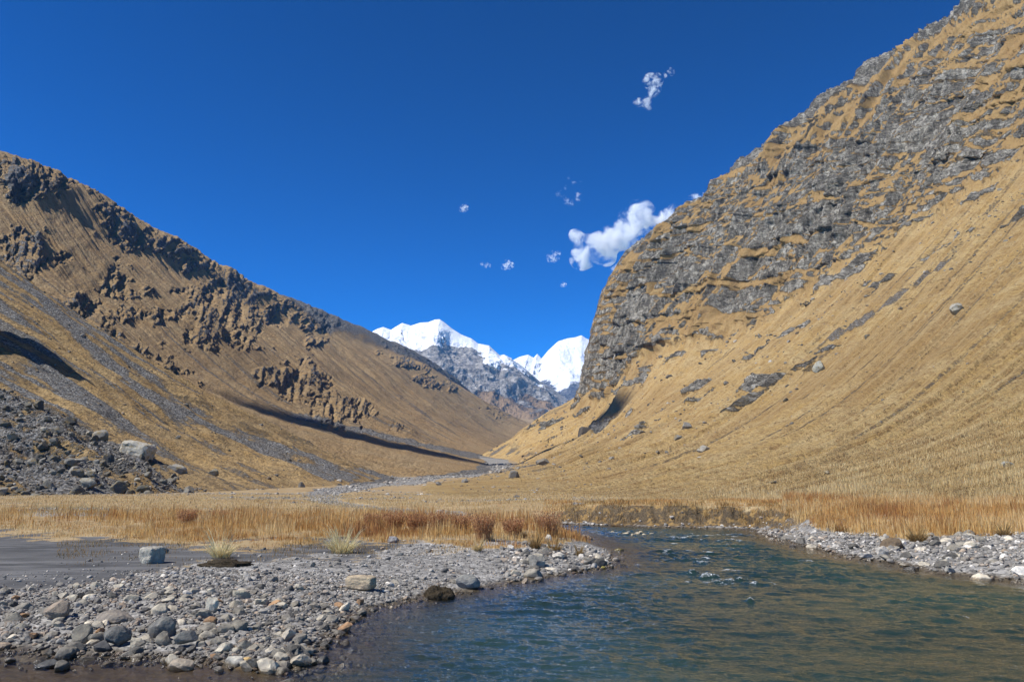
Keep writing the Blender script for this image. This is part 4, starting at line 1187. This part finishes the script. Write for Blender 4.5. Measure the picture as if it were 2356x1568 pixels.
# braided bed stones far up the valley
xb = rs.uniform(-60, 40, 24000); yb = np.exp(rs.uniform(math.log(60), math.log(900), 24000)); xb = xb * np.clip(yb / 120, .8, 4)
zb, sdb, atb, pxb, pyb = ground_fields(xb, yb)
k = (atb['gravel'] > .35) & (pxb > -20) & (pxb < 1400)
rb2 = .0009 * yb * (1 + rs.pareto(2.8, len(yb)))
pb3 = np.stack([xb, yb, zb], -1)[k]
tag(link('streambed_stones', stones_mesh('streambed_stones', pb3, np.minimum(rb2[k], .0030 * yb[k]), 12, .8, .55), M_STUFF), 'grey stones of the braided stream bed up the valley', kind='stuff')
TT('stones')
# crag standing on the left slope just outside the picture; its shadow falls across the slope into view
sh = surf('s', 34, 800, 14)
SDIR = np.array([math.sin(math.radians(-113)) * math.cos(math.radians(51)), math.cos(math.radians(-113)) * math.cos(math.radians(51)), math.sin(math.radians(51))])
c = sh + SDIR * 25 + np.array([-6.0, 0, 0])
v = ICO4[0].copy(); v *= (1 + .45 * fbm(v[:, 0] * 1.4 + 3, v[:, 1] * 1.4, v[:, 2] * 1.4, 5, .6))[:, None]
for n_ in ((.9, .2, .3), (-.5, .7, .4), (.3, -.9, .2), (.1, .3, .95)):
    n_ = np.array(n_) / np.linalg.norm(n_); v -= np.maximum(0, v @ n_ - .72)[:, None] * n_
v *= np.array([15, 20, 22]); v[:, 2] -= np.where(v[:, 2] < 0, 26 * np.clip(-v[:, 2] / 8, 0, 1), 0)
me = make_mesh('crag', v, tris=ICO4[1], smooth=False); me.materials.append(M_BOULD)
o = place('crag', me, c, (1, 1, 1), .3, color=(.10, .10, .10)); tag(o, 'dark crag on the left slope beyond the edge of the picture, above the black shadow', 'crag')
print('crag', c, proj(c))

# ================================================================ GRASS
G_REED = grass_material('dry_reed', [(.34, .17, .075), (.50, .29, .10), (.60, .40, .16), (.66, .49, .23), (.72, .57, .32)], (.42, .23, .10), .6)
G_PALE = grass_material('pale_grass', [(.48, .34, .15), (.60, .46, .23), (.68, .55, .31)], (.64, .51, .28), .5)
G_STRAW = grass_material('straw', [(.60, .50, .26), (.70, .60, .34), (.76, .68, .42)], (.70, .60, .36), .5)
G_RED = grass_material('red_shrub', [(.34, .17, .10), (.44, .25, .13), (.54, .35, .18)], (.42, .20, .11), .6)
G_BRN = grass_material('brown_tuft', [(.24, .15, .06), (.34, .23, .10), (.44, .31, .14)], (.36, .25, .12), .5)

def ground_grass(name, x0, x1, y0, y1, N, hfun, mat, seed, lean, mask='grass', cond=None, wk=1.0, label='', thr=.5):
    r = np.random.default_rng(seed)
    x = r.uniform(x0, x1, N); y = np.exp(r.uniform(math.log(y0), math.log(y1), N)); x = x * np.clip(y / y1, .3, 1)
    z, sd, at, px, py = ground_fields(x, y)
    ok = (at[mask] > thr * r.uniform(.5, 1.4, N)) & (sd > .15) & (px > -120) & (px < 2480)
    if cond is not None: ok &= cond(x, y, z, sd, px, py, r)
    x, y, z, px, py = x[ok], y[ok], z[ok], px[ok], py[ok]
    n = fbm(x * .45, y * .45, 8.8, 4, .6)
    h = hfun(px, py, y, n, r) ; k = h > .03
    x, y, z, h, n = x[k], y[k], z[k], h[k], n[k]
    rnd = np.clip(.52 + .75 * fbm(x * .22, y * .45, 15.5, 4, .6) + r.normal(0, .17, len(x)), 0, 1)
    w = (.004 + .00042 * y) * wk
    me = grass_mesh(name, np.stack([x, y, z - .02], -1), h, w, lean, seed, rnd)
    tag(link(name, me, mat), label, kind='stuff')
    print(name, len(x))
def h_left(px, py, y, n, r):
    f = sstep(27, 34, y) * .42 + .10 + .55 * sstep(31, 36, y) * sstep(0, .5, n)
    f = f * np.where(py < 1172, .45, 1) * np.where((px < 330) & (py > 1200), .5, 1)
    return f * r.uniform(.45, 1.1, len(y)) * (1 + .6 * n) * .66
ground_grass('reeds', -46, 8, 20, 62, 150000, h_left, G_REED, 31, .16, label='band of tall dry orange reeds across the flat behind the left gravel bank',
             cond=lambda x, y, z, sd, px, py, r: (px < 1335) & ((fbm(x * .35, y * .35, 2., 4, .6) > -.04) | (r.random(len(x)) < .16)) & ((px > 250) | (r.random(len(x)) < .5)))
def h_mid(px, py, y, n, r): return (.14 + .18 * sstep(-.2, .4, n)) * r.uniform(.5, 1.2, len(y))
ground_grass('meadow_grass', -120, 40, 55, 170, 60000, h_mid, G_PALE, 32, .3, label='short pale dry grass of the flat in front of the left slope')
def h_right(px, py, y, n, r): return (.34 + .30 * sstep(-.2, .4, n)) * r.uniform(.5, 1.15, len(y)) * np.where(px < 1800, .5, 1.3)
ground_grass('bank_grass', -2, 56, 34, 84, 100000, h_right, G_REED, 33, .17, label='tall brown gold grass growing above the right gravel bank',
             cond=lambda x, y, z, sd, px, py, r: (x > 1.5) & (px > 1250))
# grass on the first slope above the right bank
wr = ((sxr > 1000) & (sxr < 2480) & (RP[..., 1] < 150) & (syr > 880)) / np.clip(RP[..., 1], 40, 400) ** 1.6
P4, _, _ = scatter_on(RP, wr * 1.0, 110000, rs)
n4 = fbm(P4[:, 0] * .2, P4[:, 1] * .2, 4.1, 4, .6)
h4 = (.16 + .26 * sstep(-.2, .4, n4) * sstep(110, 60, P4[:, 1])) * (1 + .9 * sstep(12, 28, P4[:, 0]) * sstep(125, 90, P4[:, 1])) * rs.uniform(.5, 1.2, len(P4))
me = grass_mesh('slope_grass', P4 - np.array([0, 0, .03]), h4, .003 + .00038 * P4[:, 1], .25, 34, np.clip(.5 + n4 * .6 + rs.normal(0, .2, len(P4)), 0, 1))
tag(link('slope_grass', me, G_PALE), 'pale dry grass on the lowest part of the right slope', kind='stuff')
# tufts clinging to the cut bank
N = 20000; x = rs.uniform(2, 22, N); y = rs.uniform(46, 62, N)
z, sd, at, px, py = ground_fields(x, y)
n = fbm(x * .8, y * .8, 1.1, 3)
k = (sd > .8) & (sd < 3.2) & (n > -.08) & (px > 1290) & (px < 1860)
me = grass_mesh('bank_tufts', np.stack([x, y, z], -1)[k], rs.uniform(.12, .45, k.sum()), np.full(k.sum(), .028), .6, 35)
tag(link('bank_tufts', me, G_BRN), 'brown grass tufts clinging to the eroded earth bank', kind='stuff')
# stubble on the damp sand
ground_grass('stubble', -30, 8, 18, 38, 40000, lambda px, py, y, n, r: r.uniform(.04, .17, len(y)) * (n > -.02), G_BRN, 36, .3, mask='sand', thr=.3, label='sparse short brown stubble on the dark sand',
             cond=lambda x, y, z, sd, px, py, r: (px > 130) & (px < 1300) & (py < 1300) & (r.random(len(x)) < sstep(1300, 1250, py) + .1))

def base_at(px, py):
    z0 = .4
    for _ in range(4):
        q = on_plane(px, py, z0); z0 = float(ground_z(np.array([q[0]]), np.array([q[1]]))[0])
    return np.array([q[0], q[1], z0])

def tussock(px, py, hpx, wpx, seed, label, mat, nlong=70, nshort=420, name='grass_tussock'):
    b = base_at(px, py); s = b[1] / FPX; r = np.random.default_rng(seed)
    root = bpy.data.objects.new(name, None); COL.objects.link(root); root.location = b; tag(root, label, 'grass tussock')
    R = wpx * s * .22
    def ring(N, rr): a = r.uniform(0, 6.28, N); q = np.sqrt(r.random(N)) * rr; return np.stack([np.cos(a) * q, np.sin(a) * q, 0 * a + .02], -1)
    p = ring(nlong, R * .7); L = p / R * .9; L[:, 2] = 0; L += r.normal(0, .12, L.shape) * np.array([1, 1, 0])
    h = hpx * s * r.uniform(.6, 1.05, nlong)
    link('long_blades', grass_mesh('long_blades', p, h, np.full(nlong, .010 + .0002 * b[1]), .3, seed, dirs=L, curve=.6), mat, root)
    p = ring(nshort, R); L = p / R * 1.1; L[:, 2] = 0; L += r.normal(0, .3, L.shape) * np.array([1, 1, 0])
    h = hpx * s * r.uniform(.15, .5, nshort)
    link('short_blades', grass_mesh('short_blades', p, h, np.full(nshort, .010 + .0002 * b[1]), .5, seed + 1, dirs=L, curve=.7), mat, root)
tussock(508, 1283, 78, 82, 51, 'straw tussock with long splayed blades on a dark earth mound left of centre', G_STRAW, 36, 330)
tussock(787, 1272, 72, 100, 52, 'wide pale straw tussock spreading over the sand right of the mound tussock', G_STRAW, 75, 520)
tussock(1100, 1268, 32, 34, 53, 'small yellow green tussock on the gravel edge before the reeds', G_PALE, 40, 220)
tussock(1232, 1262, 46, 44, 54, 'stiff golden tussock near the tip of the spit', G_BRN, 60, 260)
tussock(1275, 1270, 36, 52, 55, 'round golden tussock at the very tip of the spit', G_BRN, 60, 320)
tussock(1333, 1278, 34, 26, 56, 'thin dark grass tuft on the river edge of the spit', G_BRN, 40, 120)
tussock(1205, 1236, 24, 30, 57, 'low pale tuft among the stones of the spit', G_PALE, 30, 160)
tussock(2112, 1246, 42, 70, 58, 'drooping brown grass clump hanging over the right gravel bank', G_BRN, 60, 460)
tussock(1935, 1228, 34, 70, 59, 'brown gold clump at the left end of the right bank grass', G_REED, 60, 420)
tussock(2310, 1232, 34, 60, 60, 'green brown clump at the gravel edge near the right side', G_BRN, 50, 360)

def shrub(px, py, hpx, wpx, seed, label):
    b = base_at(px, py); s = b[1] / FPX; r = np.random.default_rng(seed); Hh = hpx * s; Wd = wpx * s / 2
    root = bpy.data.objects.new('dry_shrub', None); COL.objects.link(root); root.location = b; tag(root, label, 'shrub')
    N = int(60 + wpx * 1.6); a = r.uniform(0, 6.28, N); q = np.sqrt(r.random(N)) * Wd * .55
    p = np.stack([np.cos(a) * q, np.sin(a) * q, 0 * a], -1); L = p / Wd * .5; L[:, 2] = 0; L += r.normal(0, .1, L.shape) * np.array([1, 1, 0])
    h = Hh * r.uniform(.65, 1.05, N)
    link('stems', grass_mesh('stems', p, h, np.full(N, .014), .2, seed, dirs=L, curve=.3), G_RED, root)
    K = 10; i = np.repeat(np.arange(N), K); t = r.uniform(.35, 1.0, N * K)
    c = p[i] + L[i] * (h[i] * t)[:, None]; c[:, 2] = h[i] * t * .96
    c += r.normal(0, .03, c.shape)
    link('seed_heads', grass_mesh('seed_heads', c, r.uniform(.03, .09, N * K), np.full(N * K, .030), .9, seed + 1), G_RED, root)
shrub(1112, 1242, 62, 60, 61, 'dark red dried shrub standing in the reeds right of centre')
shrub(1262, 1240, 66, 62, 62, 'reddish purple dried shrub at the right end of the reed band')
shrub(1180, 1236, 44, 60, 67, 'pale brown dried shrub between the two red ones')
shrub(860, 1214, 34, 60, 68, 'ochre dried shrub in the reeds behind the wide straw tussock')
shrub(960, 1224, 44, 60, 69, 'rust coloured dried shrub left of the red brown one')
shrub(1062, 1226, 46, 56, 70, 'dull brown dried shrub between two darker ones in the reeds')
shrub(430, 1206, 34, 60, 63, 'rust brown dried shrub in the reeds left of the splayed tussock')
shrub(502, 1204, 30, 40, 64, 'small rust brown dried shrub behind the splayed tussock')
shrub(905, 1222, 46, 60, 65, 'orange brown dried shrub in the middle of the reed band')
shrub(1010, 1226, 50, 50, 66, 'red brown dried shrub left of the dark red one')
TT('grass')
# ================================================================ LIGHT, SKY, AIR, CAMERA
SUN_AZ = math.radians(-113)      # from +Y, clockwise positive: behind-left of the viewer
SUN_EL = math.radians(51)
sd_ = Vector((math.sin(SUN_AZ) * math.cos(SUN_EL), math.cos(SUN_AZ) * math.cos(SUN_EL), math.sin(SUN_EL)))
lamp = bpy.data.lights.new('sun', 'SUN'); lamp.energy = 5.0; lamp.angle = math.radians(.53); lamp.color = (1, .955, .88)
lo = bpy.data.objects.new('sun', lamp); COL.objects.link(lo)
lo.rotation_euler = sd_.to_track_quat('Z', 'Y').to_euler(); lo.location = (0, 0, 50)
world = bpy.data.worlds.new('World'); scene.world = world; world.use_nodes = True
wn = world.node_tree; wn.nodes.clear()
sky = wn.nodes.new('ShaderNodeTexSky'); sky.sky_type = 'NISHITA'; sky.sun_disc = False
sky.sun_elevation = SUN_EL; sky.sun_rotation = SUN_AZ; sky.altitude = 4000; sky.air_density = 1.0; sky.dust_density = 0.0; sky.ozone_density = 3.0
hs = wn.nodes.new('ShaderNodeHueSaturation'); hs.inputs['Saturation'].default_value = 2.0; hs.inputs['Value'].default_value = .76
bg = wn.nodes.new('ShaderNodeBackground'); bg.inputs[1].default_value = .05
wo = wn.nodes.new('ShaderNodeOutputWorld')
gmn = wn.nodes.new('ShaderNodeGamma'); gmn.inputs[1].default_value = 1.8
wn.links.new(sky.outputs[0], gmn.inputs[0]); wn.links.new(gmn.outputs[0], hs.inputs['Color']); wn.links.new(hs.outputs[0], bg.inputs[0]); wn.links.new(bg.outputs[0], wo.inputs[0])

def cloud(cx, cy, wpx, hpx, Y, seed, dens, label, blobs, thr=.5):
    """blobs: (dx, dy, r) in units of the cloud's half width"""
    c = unproj(cx, cy, Y); R = wpx / 2 / FPX * Y
    dist = math.hypot(c[0], c[1]); 
    import bmesh
    bm = bmesh.new()
    ang = math.atan2(c[1], c[0])
    xs = [b[0] for b in blobs]; r = np.random.default_rng(seed)
    for (dx, dy, br) in blobs:
        g = bmesh.ops.create_icosphere(bm, subdivisions=3, radius=br * R * 1.25)
        bmesh.ops.translate(bm, verts=g['verts'], vec=(dx * R, r.uniform(-.2, .2) * R, -dy * R))
    me = bpy.data.meshes.new('cloud'); bm.to_mesh(me); bm.free()
    o = bpy.data.objects.new('cloud', me); COL.objects.link(o); o.location = c
    # fuse the puffs into one closed shell
    rmf = o.modifiers.new('fuse', 'REMESH'); rmf.mode = 'VOXEL'; rmf.voxel_size = R * .05
    m = NT('cloud_vapour'); tc = m.n('ShaderNodeTexCoord').outputs['Object']
    # density falls off towards the shell of each puff, frayed by noise
    field = None
    rr = np.random.default_rng(seed)
    for (dx, dy, br) in blobs:
        oy = rr.uniform(-.2, .2)
        s = m.n('ShaderNodeVectorMath', operation='DISTANCE'); m.l(tc, s.inputs[0]); s.inputs[1].default_value = (dx * R, oy * R, -dy * R)
        f = m.math('DIVIDE', s.outputs['Value'], br * R * 1.25)
        f = m.math('SUBTRACT', 1.0, f)
        f = m.math('MULTIPLY', f, min(br, .34) * 2.0)
        field = f if field is None else m.math('MAXIMUM', field, f)
    nz = m.noise(tc, 2.4 / R, 9, .66, .6)
    v = m.math('ADD', field, m.math('MULTIPLY', m.math('SUBTRACT', nz, thr), 5.5))
    den = m.math('MULTIPLY', m.math('POWER', m.mr(v, .05, 1.0, smooth=False), 1.3), dens * 75 / R)
    sc = m.n('ShaderNodeVolumeScatter'); sc.inputs['Color'].default_value = (.99, .99, 1, 1); sc.inputs['Anisotropy'].default_value = -.1
    m.l(den, sc.inputs['Density']); m.l(sc.outputs[0], m.out.inputs['Volume'])
    me.materials.append(m.m)
    tag(o, label, 'cloud', kind='structure')
    return o
CL = [
    (1445, 538, 250, 150, 9000, 1, .40, 'largest white cloud with ragged lower end above the cliff edge', [(-.75, .32, .28), (-.50, .22, .27), (-.25, .08, .26), (0, -.05, .27), (.15, -.28, .30), (.28, -.44, .20), (.40, -.15, .18), (.7, -.28, .19), (1.0, -.42, .22), (1.3, -.5, .22), (-.4, .42, .16), (.95, -.40, .2), (-.9, .5, .2), (-1.0, .0, .12)], .52),
    (1500, 205, 80, 110, 9000, 2, .10, 'tall wispy cloud highest in the blue sky', [(-.1, -.5, .42), (.3, -.55, .36), (.2, -.1, .34), (.05, .3, .30), (-.4, .8, .3), (-.9, .85, .25), (1.2, -1.1, .22), (.85, -.8, .2), (-.3, 1.2, .22)], .53),
    (1310, 450, 60, 50, 9500, 3, .07, 'thin broken ring of cloud over the white peak', [(-.7, 0, .36), (-.3, .4, .32), (.2, .5, .36), (.7, .1, .34), (-.3, -.5, .26), (.3, -1.1, .25), (-.1, -1.5, .22), (1.0, -1.0, .2)], .60),
    (1068, 478, 24, 24, 9500, 4, .10, 'small lone puff of cloud left of the others', [(0, 0, .75), (.3, -.4, .5), (-.5, .3, .45)], .57),
    (1168, 608, 34, 26, 10500, 5, .13, 'small bright cloud above the saddle between the snow peaks', [(0, 0, .6), (.35, .1, .5), (-.45, .3, .45), (.1, -.4, .4), (.8, .2, .25)], .57),
    (1276, 588, 38, 36, 10500, 6, .08, 'faint ragged cloud just left of the largest cloud', [(0, -.2, .45), (-.5, .3, .5), (.1, .45, .45), (.5, -.4, .3)], .56),
    (1298, 654, 16, 12, 11500, 7, .09, 'tiny cloud puff low over the white peak', [(0, 0, .7), (-.6, .2, .5)], .57),
    (1415, 615, 30, 24, 10500, 8, .08, 'faint shred of cloud beside the cliff edge', [(0, 0, .5), (.4, -.3, .4), (-.4, .3, .4)], .56),
    (1120, 610, 26, 14, 11500, 9, .05, 'barely visible wisp left of the small bright cloud', [(-.9, -.3, .35), (0, 0, .5), (.4, .1, .35)], .56),
]
if not globals().get('NOCLOUD'):
    for a in CL: cloud(*a)

def box(name, lo, hi):
    V = np.array([(x, y, z) for x in (lo[0], hi[0]) for y in (lo[1], hi[1]) for z in (lo[2], hi[2])])
    Q = np.array([(0, 1, 3, 2), (4, 6, 7, 5), (0, 4, 5, 1), (2, 3, 7, 6), (0, 2, 6, 4), (1, 5, 7, 3)])
    return make_mesh(name, V, quads=Q, smooth=False)
def shadow_caster():
    # unseen opaque roll, added high overhead to cast a soft shadow band across the valley
    pts = [unproj(px, py, Y) for px, py, Y in ((620, 976, 640), (700, 988, 660), (800, 1010, 700), (1000, 1040, 800), (1110, 1052, 850), (1330, 1010, 850), (1450, 935, 860))]
    wd = [24, 55, 75, 52, 20, 28, 32]
    V = []; n = 26
    sdn = np.array(sd_); h = 2750
    acc = []
    for i in range(60):
        t = i / 59 * (len(pts) - 1); k = min(int(t), len(pts) - 2); f = t - k
        p = pts[k] * (1 - f) + pts[k + 1] * f; w = wd[k] * (1 - f) + wd[k + 1] * f
        w *= 1 + .25 * math.sin(i * 1.7) + .15 * math.sin(i * 3.1)
        q = p + sdn * ((h - p[2]) / sdn[2])
        acc.append((q, w * (.3 if i in (0, 59) else 1)))
    for q, w in acc:
        for j in range(n):
            a = j / n * 2 * math.pi
            V.append(q + np.array([0, math.cos(a) * w, math.sin(a) * w * .8]))
    Q = [(i * n + j, i * n + (j + 1) % n, (i + 1) * n + (j + 1) % n, (i + 1) * n + j) for i in range(59) for j in range(n)]
    me = make_mesh('cloud', np.array(V), quads=np.array(Q))
    m = NT('caster_white'); m.bsdf((.9, .9, .9), 1.0)
    tag(link('cloud', me, m.m), 'unseen roll added off to the left to cast a shadow band on the valley floor', 'cloud', kind='structure')  # cloud in name only: added as a shadow caster
shadow_caster()
hz = box('haze', (-9500, -400, -14), (9500, 17500, 2560))
hm = NT('haze_air')
hv = hm.n('ShaderNodeVolumePrincipled'); hv.inputs['Color'].default_value = (.13, .42, .95, 1); hv.inputs['Density'].default_value = 2.9e-5
hv.inputs['Anisotropy'].default_value = 0.0
hm.l(hv.outputs[0], hm.out.inputs['Volume'])
haze = tag(link('haze', hz, hm.m), 'pale blue mountain air filling the valley', 'haze', kind='stuff')

cam = bpy.data.cameras.new('camera'); co = bpy.data.objects.new('camera', cam); COL.objects.link(co)
co.location = (0, 0, CAMZ); co.rotation_euler = (math.pi / 2 + PITCH, 0, 0)
cam.sensor_width = 36; cam.lens = 36 * FPX / W; cam.clip_start = .1; cam.clip_end = 60000
scene.camera = co
scene.view_settings.view_transform = 'Standard'; scene.view_settings.look = 'None'; scene.view_settings.exposure = 0.5; scene.view_settings.gamma = 1.0
scene.view_settings.use_curve_mapping = False
scene.render.engine = 'CYCLES'
scene.cycles.volume_bounces = 4
scene.cycles.max_bounces = 8
print('done', time.time() - T0)
